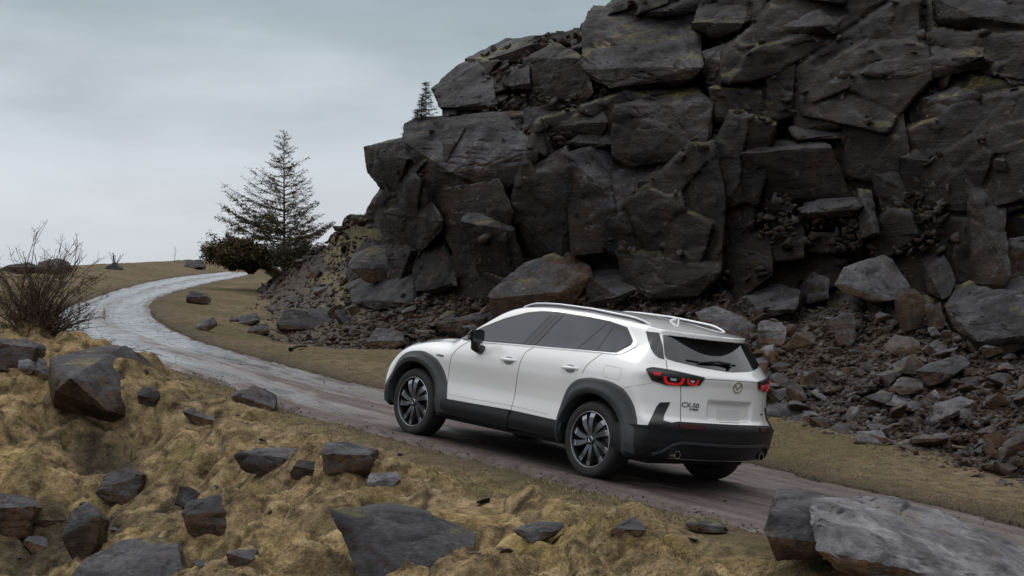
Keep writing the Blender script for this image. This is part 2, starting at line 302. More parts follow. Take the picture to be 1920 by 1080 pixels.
# water lies in the ruts and in the worn, puddled stretch round the bend
tr = N(t, 'ShaderNodeMapRange', i_From_Min=12., i_From_Max=22., i_To_Min=-.06, i_To_Max=.18); t.links.new(V_, tr.inputs[0])
ct = mth(t, 'ABSOLUTE', mth(t, 'SUBTRACT', mth(t, 'ABSOLUTE', mth(t, 'SUBTRACT', U_, .5)), .23))
rt = N(t, 'ShaderNodeMapRange', i_From_Min=.0, i_From_Max=.20, i_To_Min=.10, i_To_Max=-.12); t.links.new(ct, rt.inputs[0])
wv = mth(t, 'ADD', mth(t, 'ADD', wet, tr.outputs[0]), rt.outputs[0])
t.links.new(rmp(t, wv, [(.42, .78), (.50, .48), (.60, .20), (.70, .12)]), b.inputs['Roughness'])
t.links.new(rmp(t, wv, [(.42, .35), (.55, .8)]), b.inputs['Specular IOR Level'])
hh = mth(t, 'ADD', mth(t, 'MULTIPLY', grit, .35), mth(t, 'ADD', mth(t, 'MULTIPLY', peb, .6), mth(t, 'MULTIPLY', streak, .8)))
bn = N(t, 'ShaderNodeBump', i_Distance=.02); t.links.new(hh, bn.inputs['Height']); t.links.new(rmp(t, wv, [(.45, .8), (.62, .14)]), bn.inputs['Strength']); t.links.new(bn.outputs[0], b.inputs['Normal'])
road = obj('road', P_, F_, M_road); tag(road, 'wet rutted gravel road bending left round the hillside', kind='structure')
attr(road, 'across', u2.ravel()); attr(road, 'along', v2.ravel())
# ================================================================ cliff
# distance control: photo pixel, distance of the rock surface there
DC = [(1920,900,18.3),(2300,960,16.6),(1700,838,20.1),(1500,790,22.1),(1300,744,24.5),(1100,702,27.2),(930,662,29.7),(720,656,30.7),(640,658,31),(540,650,32.3),(480,603,38),(450,575,44),(478,545,52),
 (1920,760,20.3),(2300,760,18.5),(1700,700,22.6),(1500,680,24.6),(1300,650,26.8),(1100,640,28.6),(930,615,30.8),(760,600,32.3),(620,590,35.5),(540,565,43),
 (1920,600,23.6),(2300,560,21.8),(1700,580,25.3),(1500,560,27.2),(1300,545,28.9),(1100,560,29.9),(930,560,31.4),(800,545,33),(700,520,36.5),(620,500,42),(560,500,48),
 (1920,450,24.6),(2300,420,23),(1700,450,26.3),(1450,430,28.4),(1200,430,30.0),(1000,440,31.3),(850,440,32.6),(740,430,35.5),(680,420,39),(640,415,43),
 (1920,260,25.8),(2300,200,24.2),(1700,260,27.6),(1450,270,29.6),(1200,270,31.2),(1000,280,32.3),(850,280,33.2),(760,290,34.5),(700,300,36),
 (1920,60,27.6),(2300,0,26),(1700,60,29.6),(1450,60,31.4),(1200,60,33.4),(1050,90,34.6),(930,130,35.3),(850,180,35),
 (1920,-250,31.5),(2300,-300,30),(1700,-250,33.5),(1450,-250,35.5),(1200,-200,38)]
DCa = np.array(DC, float); DK = DCa[:, :2]/300.; DCO = tps_fit(DK, DCa[:,2], 2e-3)
def cliff_d(px, py): return np.clip(tps_eval(DK, DCO, np.c_[np.ravel(px), np.ravel(py)]/300.), 15, 60)
SIL = [(440,585),(470,555),(500,530),(540,503),(575,478),(605,468),(640,428),(652,408),(690,400),(708,372),(716,350),(706,322),(694,300),(720,284),(765,262),(772,236),(822,218),(826,180),(868,132),(886,112),(960,82),(1040,58),(1110,48),(1134,24),(1170,6),(1210,-60),(1290,-150),(1450,-260),(2400,-300)]
FOOT = [(440,592),(480,612),(520,650),(600,668),(720,664),(930,672),(1100,712),(1300,756),(1450,790),(1500,802),(1600,826),(1700,848),(1920,908),(2400,1020)]
def ptv(px, py, d):
    x = (px-960)/FPX; y = (py-540)/FPX; k = d/(math.cos(TILT)-y*math.sin(TILT))
    return np.c_[x*k, (math.cos(TILT)-y*math.sin(TILT))*k, (-y*math.cos(TILT)-math.sin(TILT))*k+CAM[2]]
def cells(P, s=0, jit=.85):
    """nearest and second-nearest jittered cell: id hash, distances, centre"""
    I = np.floor(P).astype(np.int64); f1 = np.full(len(P), 9.); f2 = f1.copy(); c1 = np.zeros_like(P); i1 = np.zeros_like(I)
    for dx in (-1,0,1):
        for dy in (-1,0,1):
            for dz in (-1,0,1):
                J = I+[dx,dy,dz]; c = J+.5+jit*(np.c_[hash3(J[:,0],J[:,1],J[:,2],s), hash3(J[:,0],J[:,1],J[:,2],s+1), hash3(J[:,0],J[:,1],J[:,2],s+2)]-.5)
                d = np.linalg.norm(P-c, axis=1); m = d < f1; f2 = np.where(m, f1, np.minimum(f2, d)); f1 = np.where(m, d, f1); c1[m] = c[m]; i1[m] = J[m]
    return f1, f2, c1, i1
stp = 3.0
pxs = np.arange(436, 2260, stp); pys = np.arange(-290, 990, stp)
SX, SY = np.meshgrid(pxs, pys); sx, sy = SX.ravel(), SY.ravel()
D0 = cliff_d(sx, sy); P0_ = ptv(sx, sy, D0)
foot = np.interp(sx, [q[0] for q in FOOT], [q[1] for q in FOOT]); SILx = np.array(SIL, float)
TAL = [(440,560),(560,490),(640,470),(700,560),(800,560),(930,590),(1100,560),(1300,560),(1450,590),(1600,590),(1700,600),(1780,640),(1920,650),(2400,690)]   # where talus gives way to bedrock
tal = sstep(-25, 25, sy-np.interp(sx, [q[0] for q in TAL], [q[1] for q in TAL])+18*vnoise(np.c_[sx/60, sy/60, sx*0], 4))
warp = np.c_[vnoise(P0_*.5, 41), vnoise(P0_*.5, 42), vnoise(P0_*.5, 43)]*.35
def fracture(P, sc, s, amp, tilt, crack, cw):
    """stepped, tilted joint blocks; returns how far each point stands out of the face"""
    Q_ = (P+warp)*np.array(sc); f1, f2, c, i = cells(Q_, s)
    h = hash3(i[:,0], i[:,1], i[:,2], s+7)-.5
    tx = hash3(i[:,0], i[:,1], i[:,2], s+8)-.5; tz = hash3(i[:,0], i[:,1], i[:,2], s+9)-.66
    d = Q_-c
    return h*amp+(d[:,0]*tx*2-d[:,2]*tz*2)*tilt-crack*np.exp(-((f2-f1)/cw)**2)
big = fracture(P0_, (.50,.30,.42), 100, .85, .62, .15, .03)
mid = fracture(P0_, (.95,.6,.85), 200, .30, .34, .04, .03)
sml = fracture(P0_, (2.7,1.8,3.4), 300, .05, .06, .0, .09)
tiny = 0
rub = fracture(P0_, (3.2,2.4,5.2), 500, .20, .16, .05, .12); rub2 = fracture(P0_, (8,6,13), 600, .075, .06, .02, .12); rub3 = fracture(P0_, (1.3,1.,2.4), 700, .35, .22, .12, .08)
n_ = .02*fbm(P0_*1.7, 4, .5, 60)
off_ = (1-tal)*(big+mid*.9+sml+tiny)+tal*(rub+rub2+rub3*.6)+n_
# soften toward the left moss slope behind the tree
off_ = off_*(1-.45*sstep(700, 560, sx))
og = off_.reshape(SX.shape)
for _ in range(1):
    pg = np.pad(og, 1, mode='edge'); nbs = np.stack([pg[1+a:1+a+og.shape[0], 1+b:1+b+og.shape[1]] for a in (-1,0,1) for b in (-1,0,1)]); og = np.median(nbs, 0)*.6+nbs.mean(0)*.4
off_ = og.ravel()
off_ -= .02                                   # the traced blocks stand in front of this sheet
D1 = D0-off_
P1 = ptv(sx, sy, D1)
# vertical grain: let the block tops lean out over the hollows
keep = np.ones(len(sx), bool)
SP = [(x, y) for x, y in SIL]
polyS = SP+[(2400,1100),(436,1100)]
def inpoly(P, poly):
    x, y = P[:,0], P[:,1]; r = np.zeros(len(P), bool); n = len(poly)
    for i in range(n):
        x1, y1 = poly[i]; x2, y2 = poly[(i+1) % n]
        if y1 == y2: continue
        r ^= ((y1 > y) != (y2 > y)) & (x < (x2-x1)*(y-y1)/(y2-y1)+x1)
    return r
jx = 5*vnoise(np.c_[sx/14, sy/14, sx*0], 71)
keep = inpoly(np.c_[sx+jx, sy+jx], polyS) & (sy < foot+26)
nr, nc = SX.shape; K = keep.reshape(nr, nc); ii = np.arange(nr*nc).reshape(nr, nc)
fk = K[:-1,:-1] & K[:-1,1:] & K[1:,1:] & K[1:,:-1]
F_ = np.c_[ii[:-1,:-1][fk], ii[1:,:-1][fk], ii[1:,1:][fk], ii[:-1,1:][fk]]
# rim: carry every free edge above the ground back into the hill so that the rock has depth
ed = {}
for a, b in ((0,1),(1,2),(2,3),(3,0)):
    for e in zip(F_[:,a].tolist(), F_[:,b].tolist()): ed[e] = 1
bd = [e for e in ed if (e[1], e[0]) not in ed]
bvs = sorted({v for e in bd for v in e}); bi = {v: i for i, v in enumerate(bvs)}; nb = len(bvs)
S_ = P1[bvs]; back = np.array([.25, 1., -.05]); lay = [S_+back*.5+[0,0,-.02], S_+back*2.5+[0,0,-.3], S_+back*9+[0,0,-1.6]]
n0 = len(P1); VV = np.vstack([P1]+lay); rows = [lambda v: v]+[(lambda k: (lambda v: n0+k*nb+bi[v]))(k) for k in range(3)]
RF_ = [[rows[k](e[1]), rows[k](e[0]), rows[k+1](e[0]), rows[k+1](e[1])] for k in range(3) for e in bd]
F_ = np.vstack([F_, np.array(RF_)])
u_, inv = np.unique(F_, return_inverse=True); VV = VV[u_]; F_ = inv.reshape(F_.shape)

def rock_mat(name, brown=.5, dark=1., moss=.0, speck=1., top=1., soil=False):
    m, t, b = material(name, .72, spec=.16)
    g = N(t, 'ShaderNodeNewGeometry'); pos = g.outputs['Position']; nz = N(t, 'ShaderNodeSeparateXYZ'); t.links.new(g.outputs['Normal'], nz.inputs[0])
    oi = N(t, 'ShaderNodeObjectInfo').outputs['Random']
    a = noise(t, pos, .55, 4, .6); c = noise(t, pos, 2.6, 5, .62); f = noise(t, pos, 14., 6, .68); v = noise(t, stretch(t, pos, (3.2,3.2,.35)), 1., 5, .6); st = noise(t, stretch(t, pos, (1.2,1.2,9.), (.18,.1,0)), 1., 4, .6)
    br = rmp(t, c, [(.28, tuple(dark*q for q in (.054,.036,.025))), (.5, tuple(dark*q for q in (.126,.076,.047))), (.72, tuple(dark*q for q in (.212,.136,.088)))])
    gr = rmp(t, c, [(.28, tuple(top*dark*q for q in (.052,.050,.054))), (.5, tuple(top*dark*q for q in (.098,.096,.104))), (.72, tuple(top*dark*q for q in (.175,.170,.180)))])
    # fresh broken faces are brown, upper surfaces weathered slate grey, lightened to paint in skylight; patchy per stone
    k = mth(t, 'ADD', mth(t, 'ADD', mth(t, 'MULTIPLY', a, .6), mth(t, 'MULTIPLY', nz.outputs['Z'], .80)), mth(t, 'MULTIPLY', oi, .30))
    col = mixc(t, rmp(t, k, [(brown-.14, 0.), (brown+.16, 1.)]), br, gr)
    col = mixc(t, rmp(t, v, [(.47, 0.), (.62, .72)]), col, tuple(dark*q for q in (.030,.027,.026)))      # water stains running down
    col = mixc(t, rmp(t, noise(t, pos, 1.3, 4, .6, 1.2), [(.56, 0.), (.66, .45)]), col, tuple(dark*q for q in (.125,.088,.062)))  # rusty patches
    col = mixc(t, rmp(t, noise(t, pos, 7., 5, .7), [(.62, 0.), (.72, .35*speck)]), col, (.21,.205,.19))  # lichen flecks
    if moss:
        k2 = mth(t, 'ADD', mth(t, 'MULTIPLY', nz.outputs['Z'], .45), mth(t, 'MULTIPLY', noise(t, pos, 1.0, 5, .65), 1.))
        col = mixc(t, rmp(t, k2, [(.98-moss, 0.), (1.06-moss, 1.)]), col, rmp(t, f, [(.3, (.045,.038,.017)), (.7, (.135,.112,.050))]))
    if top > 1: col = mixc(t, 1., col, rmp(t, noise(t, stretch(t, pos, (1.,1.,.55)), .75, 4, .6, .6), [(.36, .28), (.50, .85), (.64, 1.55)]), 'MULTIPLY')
    if soil: col = mixc(t, N(t, 'ShaderNodeAttribute', attribute_name='talus').outputs['Fac'], col, rmp(t, c, [(.3, (.038,.027,.020)), (.5, (.066,.049,.037)), (.7, (.098,.075,.055))])); col = mixc(t, N(t, 'ShaderNodeAttribute', attribute_name='mossy').outputs['Fac'], col, rmp(t, c, [(.3, (.070,.058,.026)), (.7, (.215,.180,.075))]))
    col = mixc(t, 1., col, rmp(t, f, [(.28, .55), (.72, 1.38)]), 'MULTIPLY')
    col = mixc(t, 1., col, rmp(t, st, [(.30, .82), (.70, 1.12)]), 'MULTIPLY')
    sc = N(t, 'ShaderNodeMix', data_type='RGBA', blend_type='MULTIPLY'); sc.inputs['Factor'].default_value = 1
    t.links.new(col, sc.inputs[6]); t.links.new(rmp(t, oi, [(0, .68), (1, 1.34)]), sc.inputs[7]); col = sc.outputs[2]
    t.links.new(col, b.inputs['Base Color'])
    t.links.new(rmp(t, c, [(.3, .50), (.7, .85)]), b.inputs['Roughness'])
    h1 = bump(t, None, mth(t, 'ADD', mth(t, 'MULTIPLY', f, .75), mth(t, 'MULTIPLY', st, .7)), 1., .05)
    vo = N(t, 'ShaderNodeTexVoronoi', feature='DISTANCE_TO_EDGE', i_Scale=1.1); t.links.new(stretch(t, pos, (1.3,1.3,1.9), (.2,.1,.3)), vo.inputs['Vector'])
    bump(t, b, rmp(t, vo.outputs['Distance'], [(.0, .0), (.02, 1.)]), .22, .02, prev=h1)
    return m
M_cliff = rock_mat('cliff_rock', 1.04, .142, .06, top=3.0); M_cliff2 = rock_mat('cliff_slate', .90, .17, .0, top=2.2); M_face = rock_mat('cliff_face', 1.04, .132, .10, top=3.0, soil=True)
cliff = empty('cliff', (8, 30, 1)); tag(cliff, 'dark fractured rock cliff of stacked blocks rising behind the road', kind='structure')
face = obj('rock_face', VV-np.array([8,30,1]), F_, M_face, cliff, sharp=24); mo_ = sstep(.05, .30, vnoise(np.c_[sx/26, sy/20, sx*0], 91)+.25)*sstep(560, 620, sx)*sstep(760, 690, sx)*sstep(395, 430, sy)*sstep(620, 560, sy); attr(face, 'mossy', np.r_[mo_, np.tile(mo_[bvs], 3)][u_]); attr(face, 'talus', np.r_[tal, np.tile(tal[bvs], 3)][u_])

# ---- solid blocks: corners traced as (px, py, how far behind the local face)
def rockmesh(pts3, target, amp, seed, chip=.07, back_smooth=True, sharp=38, rough_s=1.):
    rng = np.random.RandomState(seed); P = np.array(pts3); size = np.linalg.norm(P.max(0)-P.min(0))
    J = np.vstack([P+rng.randn(*P.shape)*size*chip*np.array([1,.6,1])*.5 for _ in range(3)])
    bm = bmesh.new()
    for p in J: bm.verts.new(p)
    r = bmesh.ops.convex_hull(bm, input=bm.verts[:]); bmesh.ops.delete(bm, geom=list({g for g in r['geom_interior']+r['geom_unused'] if isinstance(g, bmesh.types.BMVert)}), context='VERTS')
    bmesh.ops.triangulate(bm, faces=bm.faces[:])
    bm.verts.index_update(); V = np.array([tuple(v.co) for v in bm.verts]); F = np.array([[v.index for v in f.verts] for f in bm.faces]); bm.free()
    for it in range(7):
        e = np.sort(np.vstack([F[:, [0,1]], F[:, [1,2]], F[:, [2,0]]]), axis=1); L_ = np.linalg.norm(V[e[:,0]]-V[e[:,1]], axis=1)
        if L_.max() < target*1.6 or len(F) > 9000: break
        # split only long edges
        ue, inv = np.unique(e, axis=0, return_inverse=True); inv = inv.ravel(); L2 = np.linalg.norm(V[ue[:,0]]-V[ue[:,1]], axis=1); sp = L2 > target*1.1
        mid_ = np.full(len(ue), -1); mid_[sp] = len(V)+np.arange(sp.sum()); V = np.vstack([V, (V[ue[sp,0]]+V[ue[sp,1]])/2])
        n = len(F); m01, m12, m20 = mid_[inv[:n]], mid_[inv[n:2*n]], mid_[inv[2*n:]]; out = []
        for f, a, b_, c in zip(F.tolist(), m01.tolist(), m12.tolist(), m20.tolist()):
            i, j, k = f; s = (a >= 0)+(b_ >= 0)+(c >= 0)
            if s == 3: out += [[i,a,c],[a,j,b_],[c,b_,k],[a,b_,c]]
            elif s == 0: out.append(f)
            else:
                if s == 1:
                    if a >= 0: out += [[i,a,k],[a,j,k]]
                    elif b_ >= 0: out += [[i,j,b_],[i,b_,k]]
                    else: out += [[i,j,c],[c,j,k]]
                else:
                    if a < 0: out += [[i,j,b_],[i,b_,c],[c,b_,k]]
                    elif b_ < 0: out += [[i,a,c],[a,j,k],[a,k,c]]
                    else: out += [[i,a,k],[a,j,b_],[a,b_,k]]
        F = np.array(out)
    fn = np.cross(V[F[:,1]]-V[F[:,0]], V[F[:,2]]-V[F[:,0]]); vn = np.zeros_like(V)
    for k in range(3): np.add.at(vn, F[:,k], fn)
    vn /= np.linalg.norm(vn, axis=1)[:, None]+1e-12
    q = V+seed*3.1
    W_ = np.c_[vnoise(q*1.3, seed), vnoise(q*1.3, seed+1), vnoise(q*1.3, seed+2)]*.3
    f1, f2, c, i = cells((q+W_)*np.array([1.5,1.5,2.4])*rough_s, seed+50)
    step = (hash3(i[:,0], i[:,1], i[:,2], seed)-.5)*1.5-.8*np.exp(-((f2-f1)/.07)**2)
    g1 = fbm(q*2.1*rough_s, 4, .55, seed+9)
    V = V+vn*(step*amp*.50+g1*amp*.55+vnoise(q*np.array([2,2,11])*rough_s, seed+3)*amp*.16)[:, None]
    return V, F
def traced(corners, thick, seed, target=.10, amp=.05, shrink=.25, up=.0, base=None, chip=.07, rs=1.):
    """corners on the visible side; the body runs back by 'thick' metres"""
    c = np.array(corners, float)
    d = (cliff_d(c[:,0], c[:,1]) if base is None else np.full(len(c), float(base)))+c[:,2]
    A = ptv(c[:,0], c[:,1], d); m = A.mean(0); B = A+(m-A)*shrink+np.array([.15*thick, thick, up])
    return rockmesh(np.vstack([A, B]), target, amp, seed, chip=chip, rough_s=rs)
BL = [
 ([(688,292,0),(722,272,.7),(768,256,.8),(772,270,-.2),(778,300,-.2),(748,342,0),(714,336,.1),(697,318,0)],1.6),
 ([(745,350,.1),(752,312,.5),(790,306,.6),(806,340,.1),(800,385,.2),(757,388,.1)],1.2),
 ([(688,408,.3),(706,372,.8),(755,348,.8),(760,372,.2),(735,425,.3),(700,430,.3)],1.4),
 ([(730,396,-.2),(745,390,.4),(815,386,.3),(820,420,-.2),(800,458,0),(765,462,0),(733,452,-.1)],1.3),
 ([(768,232,-.3),(800,213,.6),(935,211,.6),(942,222,-.5),(992,300,-.5),(985,332,-.2),(930,350,.1),(850,322,.1),(800,308,0),(776,274,-.1)],2.2),
 ([(790,305,.5),(860,325,.3),(935,350,.4),(900,352,.7),(812,350,.6),(795,330,.5)],1.2),
 ([(815,172,0),(865,128,.3),(905,110,1.0),(925,120,.2),(935,190,0),(885,212,.1),(828,212,0)],2.0),
 ([(985,110,-.3),(1040,88,.3),(1088,112,-.3),(1102,170,-.3),(1078,196,0),(1000,190,0),(984,150,-.2)],1.6),
 ([(893,145,.2),(930,125,.8),(988,130,.4),(990,165,.1),(905,170,.1)],1.4),
 ([(850,208,.1),(880,190,.8),(942,168,.9),(946,182,.2),(900,212,.1)],1.2),
 ([(880,112,.9),(960,82,1.2),(1050,60,1.4),(1060,84,.4),(1000,100,.2),(930,122,.2)],1.6),
 ([(1060,60,1.2),(1112,48,1.2),(1130,70,.3),(1095,100,.2),(1065,90,.3)],1.5),
 ([(1098,66,-.2),(1128,30,.8),(1165,18,.9),(1300,20,.8),(1312,132,-.2),(1260,146,.1),(1160,160,.1),(1104,132,-.1)],2.4),
 ([(1128,28,.5),(1145,8,1.0),(1180,-20,1.2),(1330,-40,1.3),(1330,12,.2),(1240,22,.0)],2.6),
 ([(1140,217,-.2),(1165,186,1.0),(1300,166,1.0),(1324,190,-.1),(1320,290,0),(1200,306,.2),(1150,300,.1)],2.0),
 ([(1028,247,-.1),(1050,216,.8),(1120,195,.8),(1135,232,.1),(1125,262,.2),(1045,278,.2)],1.5),
 ([(1150,160,.2),(1235,150,.7),(1300,155,.6),(1290,172,.2),(1180,185,.1)],1.2),
 ([(1095,180,.3),(1130,165,.6),(1165,190,.3),(1140,240,.3),(1105,222,.3)],1.3),
 ([(965,332,-.3),(975,318,.3),(1060,292,.1),(1068,310,-.3),(1065,480,-.1),(1000,482,0),(968,400,-.1)],1.7),
 ([(1062,296,-.2),(1105,275,.4),(1150,272,.1),(1155,400,-.1),(1132,470,0),(1075,485,0)],1.7),
 ([(810,355,.0),(850,350,.1),(935,350,-.1),(962,395,-.2),(940,430,-.1),(870,440,.0),(852,480,.0),(822,420,.1)],1.6),
 ([(862,418,-.7),(880,400,-.1),(930,392,-.2),(968,440,-.6),(986,520,-.3),(930,548,.1),(905,520,-.3),(893,450,-.6)],1.2),
 ([(852,470,-.1),(890,450,-.1),(905,520,-.2),(935,548,-.1),(900,552,.0),(862,530,.0)],1.2),
 ([(774,505,.1),(790,455,.5),(825,430,.7),(850,515,-.1),(856,540,-.1),(820,550,-.1),(783,540,.0)],1.2),
 ([(940,545,.2),(985,485,-.1),(1060,480,-.1),(1068,492,.0),(1000,500,.0)],1.0),
 ([(1098,520,.1),(1130,505,.4),(1180,510,.3),(1190,545,.1),(1160,568,.1),(1110,565,.1)],1.1),
 ([(1162,482,-.2),(1200,466,.3),(1320,470,.2),(1352,512,-.2),(1312,546,-.1),(1222,560,.0),(1176,532,-.1)],1.4),
 ([(1195,342,.0),(1240,310,.4),(1290,330,.0),(1292,402,.0),(1240,422,.0),(1198,402,.0)],1.3),
 ([(1150,300,.2),(1215,300,.3),(1230,335,.2),(1190,345,.2),(1160,400,.2),(1152,340,.2)],1.2),
 ([(1262,312,-.1),(1290,296,.6),(1400,290,.6),(1408,304,-.1),(1412,362,.0),(1272,366,.0)],1.4),
 ([(1405,292,-.2),(1440,272,.8),(1530,258,.9),(1570,285,-.2),(1600,372,-.1),(1500,378,.0),(1420,372,.0)],2.0),
 ([(1490,152,-.1),(1505,138,.4),(1558,134,.3),(1586,170,-.1),(1582,236,.0),(1496,242,.0)],1.5),
 ([(1585,216,-.1),(1610,200,.4),(1690,193,.3),(1702,300,.0),(1650,332,.0),(1600,330,.0)],1.5),
 ([(1615,140,-.4),(1680,60,.9),(1780,44,1.1),(1852,60,1.0),(1852,116,-.2),(1760,137,-.4),(1700,143,-.5)],1.6),
 ([(1718,184,-.1),(1745,165,.8),(1800,158,.9),(1832,178,-.1),(1832,272,.0),(1762,302,.0),(1728,282,.0)],1.6),
 ([(1825,205,-.2),(1838,166,.7),(1902,163,.7),(1910,196,-.2),(1900,275,.0),(1842,280,.0)],1.5),
 ([(1412,62,-.3),(1430,15,.7),(1530,-6,.9),(1592,40,.4),(1560,64,-.3),(1480,68,-.3)],1.6),
 ([(1300,46,-.3),(1316,6,.9),(1400,-4,.9),(1422,26,.2),(1402,52,-.3),(1340,60,-.2)],1.6),
 ([(1308,100,-.1),(1345,84,.3),(1385,82,.3),(1412,126,-.1),(1400,165,.0),(1330,165,.0)],1.4),
 ([(1335,172,-.1),(1360,160,.5),(1420,158,.5),(1432,175,-.1),(1425,222,.0),(1345,222,.0)],1.3),
 ([(1432,110,.0),(1480,95,.4),(1492,120,.0),(1488,200,.0),(1440,205,.0)],1.4),
 ([(1438,422,.0),(1460,402,.5),(1495,394,.5),(1512,430,.0),(1506,482,.0),(1450,487,.0)],1.2),
 ([(1330,452,.0),(1360,438,.5),(1432,438,.4),(1447,512,.0),(1400,546,.0),(1340,522,.0)],1.3),
 ([(1503,394,-.4),(1512,378,.4),(1606,372,.4),(1614,392,-.4),(1600,402,-.3),(1520,406,-.3)],1.0),
 ([(1612,358,-.4),(1628,352,.1),(1638,440,-.2),(1620,444,-.3)],1.0),
 ([(1520,440,.3),(1600,440,.3),(1620,470,.4),(1560,478,.3),(1515,470,.3)],1.0),
 ([(1818,340,-.2),(1840,328,.4),(1882,328,.3),(1888,522,-.1),(1830,532,-.1)],1.7),
 ([(1884,240,-.2),(1905,222,.4),(1990,220,.4),(1990,432,.0),(1892,432,-.1)],1.8),
 ([(1888,450,-.1),(1990,440,.0),(1990,520,.0),(1895,525,.0)],1.4),
 ([(1772,585,-.3),(1800,548,.2),(1842,528,.4),(1990,515,.4),(2000,640,-.3),(1850,642,-.3),(1790,615,-.3)],1.8),
 ([(1730,478,-.1),(1758,468,.2),(1790,520,-.1),(1782,560,-.1),(1742,556,-.1)],1.1),
 ([(1806,290,-.1),(1820,278,.5),(1882,276,.5),(1888,316,-.1),(1815,322,.0)],1.2),
 ([(1690,300,.0),(1720,285,.4),(1765,310,.0),(1762,380,.0),(1700,370,.0)],1.2),
 ([(1640,330,.0),(1690,318,.3),(1715,370,.0),(1700,420,.0),(1650,410,.0)],1.2),
 ([(1655,400,.1),(1720,390,.4),(1790,400,.3),(1800,450,.1),(1720,470,.1),(1665,455,.1)],1.2),
 ([(1280,380,.1),(1330,370,.4),(1400,385,.3),(1395,430,.1),(1320,440,.1),(1285,425,.1)],1.1),
 ([(1410,385,.1),(1440,378,.4),(1490,385,.2),(1480,405,.1),(1435,425,.1),(1412,420,.1)],1.0),
 ([(650,486,.3),(690,448,.8),(758,455,.7),(792,482,.1),(770,522,.1),(702,532,.2),(660,512,.2)],1.6),
 ([(655,535,.2),(720,520,.5),(775,530,.3),(790,570,.1),(720,580,.1),(665,570,.1)],1.3),
 ([(690,430,.5),(730,445,.3),(770,462,.3),(760,450,.8),(700,418,.9)],1.0),
 ([(1200,420,.1),(1260,410,.4),(1300,425,.1),(1290,465,.1),(1215,470,.1)],1.1),
 ([(1140,400,.1),(1190,395,.3),(1205,460,.1),(1170,480,.1),(1138,470,.1)],1.1),
 ([(990,205,.2),(1025,195,.5),(1035,245,.2),(1010,290,.2),(985,260,.2)],1.1),
 ([(1110,235,.2),(1140,225,.4),(1150,268,.2),(1105,272,.2),(1070,268,.2)],1.1),
 ([(1590,40,.3),(1650,30,.8),(1720,35,.8),(1680,62,.2),(1600,72,.2)],1.3),
 ([(1700,-20,.4),(1800,-40,1.0),(1990,-30,.9),(1990,40,.2),(1850,45,.2),(1720,30,.3)],2.0),
 ([(1560,-40,.4),(1700,-60,1.0),(1720,-5,.2),(1600,15,.2)],1.6),
 ([(1500,540,.1),(1530,505,.4),(1555,520,.2),(1550,560,.1),(1515,572,.1)],.9),
 ([(1400,560,.1),(1450,535,.4),(1500,548,.2),(1490,585,.1),(1430,590,.1)],.9),
 ([(1860,60,.4),(1990,50,.5),(1990,160,.3),(1905,160,.2),(1862,120,.3)],1.6),
 ([(1590,90,.2),(1630,72,.6),(1625,110,.2),(1600,190,.2),(1588,150,.2)],1.2),
 ([(1480,240,.2),(1560,238,.5),(1600,232,.5),(1590,256,.2),(1500,262,.2)],1.1),
]
co = np.array([8,30,1.])
for k, (c, th) in enumerate(BL):
    rk = np.random.RandomState(k+40); c = np.array(c, float); hw = np.ptp(c[:,0])/2; hh_ = np.ptp(c[:,1])/2
    c[:,2] += -.12+rk.uniform(-.32,.34)*(c[:,0]-c[:,0].mean())/hw+rk.uniform(-.22,.36)*(c[:,1]-c[:,1].mean())/hh_+rk.uniform(-.16,.16)
    V_, Fk = traced(c, th, 1000+k, target=.10, amp=.050, up=-.1, chip=.035)
    obj('rock_block', V_-co, Fk, M_cliff if rk.rand() < .72 else M_cliff2, cliff, sharp=34)['group'] = 'joint blocks of the cliff face'
# loose slabs and chips lying on the ledges and jammed in the joints: uncountable debris
rng = np.random.RandomState(5)
def chip_protos(n, seed, flat=(.35,.8)):
    out = []
    r = np.random.RandomState(seed)
    for k in range(n):
        q = r.randn(11, 3); q /= np.linalg.norm(q, axis=1)[:, None]; q *= np.array([.5, .36, .36*r.uniform(*flat)])*(1+.15*r.randn(11,1))
        bm = bmesh.new(); [bm.verts.new(p) for p in q]; rr = bmesh.ops.convex_hull(bm, input=bm.verts[:]); bmesh.ops.delete(bm, geom=list({g for g in rr['geom_interior']+rr['geom_unused'] if isinstance(g, bmesh.types.BMVert)}), context='VERTS')
        bmesh.ops.triangulate(bm, faces=bm.faces[:]); bm.verts.index_update(); out.append((np.array([tuple(v.co) for v in bm.verts]), np.array([[v.index for v in f.verts] for f in bm.faces]))); bm.free()
    return out
CHIPS = chip_protos(14, 77)
def rotm(a, b, c):
    ca, sa, cb, sb, cc, sc = math.cos(a), math.sin(a), math.cos(b), math.sin(b), math.cos(c), math.sin(c)
    return np.array([[cc,-sc,0],[sc,cc,0],[0,0,1]])@np.array([[cb,0,sb],[0,1,0],[-sb,0,cb]])@np.array([[1,0,0],[0,ca,-sa],[0,sa,ca]])
def scatter(name, spots, mat, parent=None, tilt=.45, seed=1):
    r = np.random.RandomState(seed); VV, FF, n = [], [], 0
    for (p, s) in spots:
        v, f = CHIPS[r.randint(len(CHIPS))]; M_ = rotm(r.randn()*tilt+.35, r.randn()*tilt, r.uniform(0, 6.28)); VV.append((v*s*np.array([1, 1, r.uniform(.7,1.2)]))@M_.T+p); FF.append(f+n); n += len(v)
    return obj(name, np.vstack(VV), np.vstack(FF), mat, parent, smooth=False)
P1g = P1.reshape(nr, nc, 3); D1g = D1.reshape(nr, nc)
def surf_at(px, py):
    i = int(np.clip(round((py-pys[0])/stp), 0, nr-1)); j = int(np.clip(round((px-pxs[0])/stp), 0, nc-1)); return P1g[i, j]
spots = []
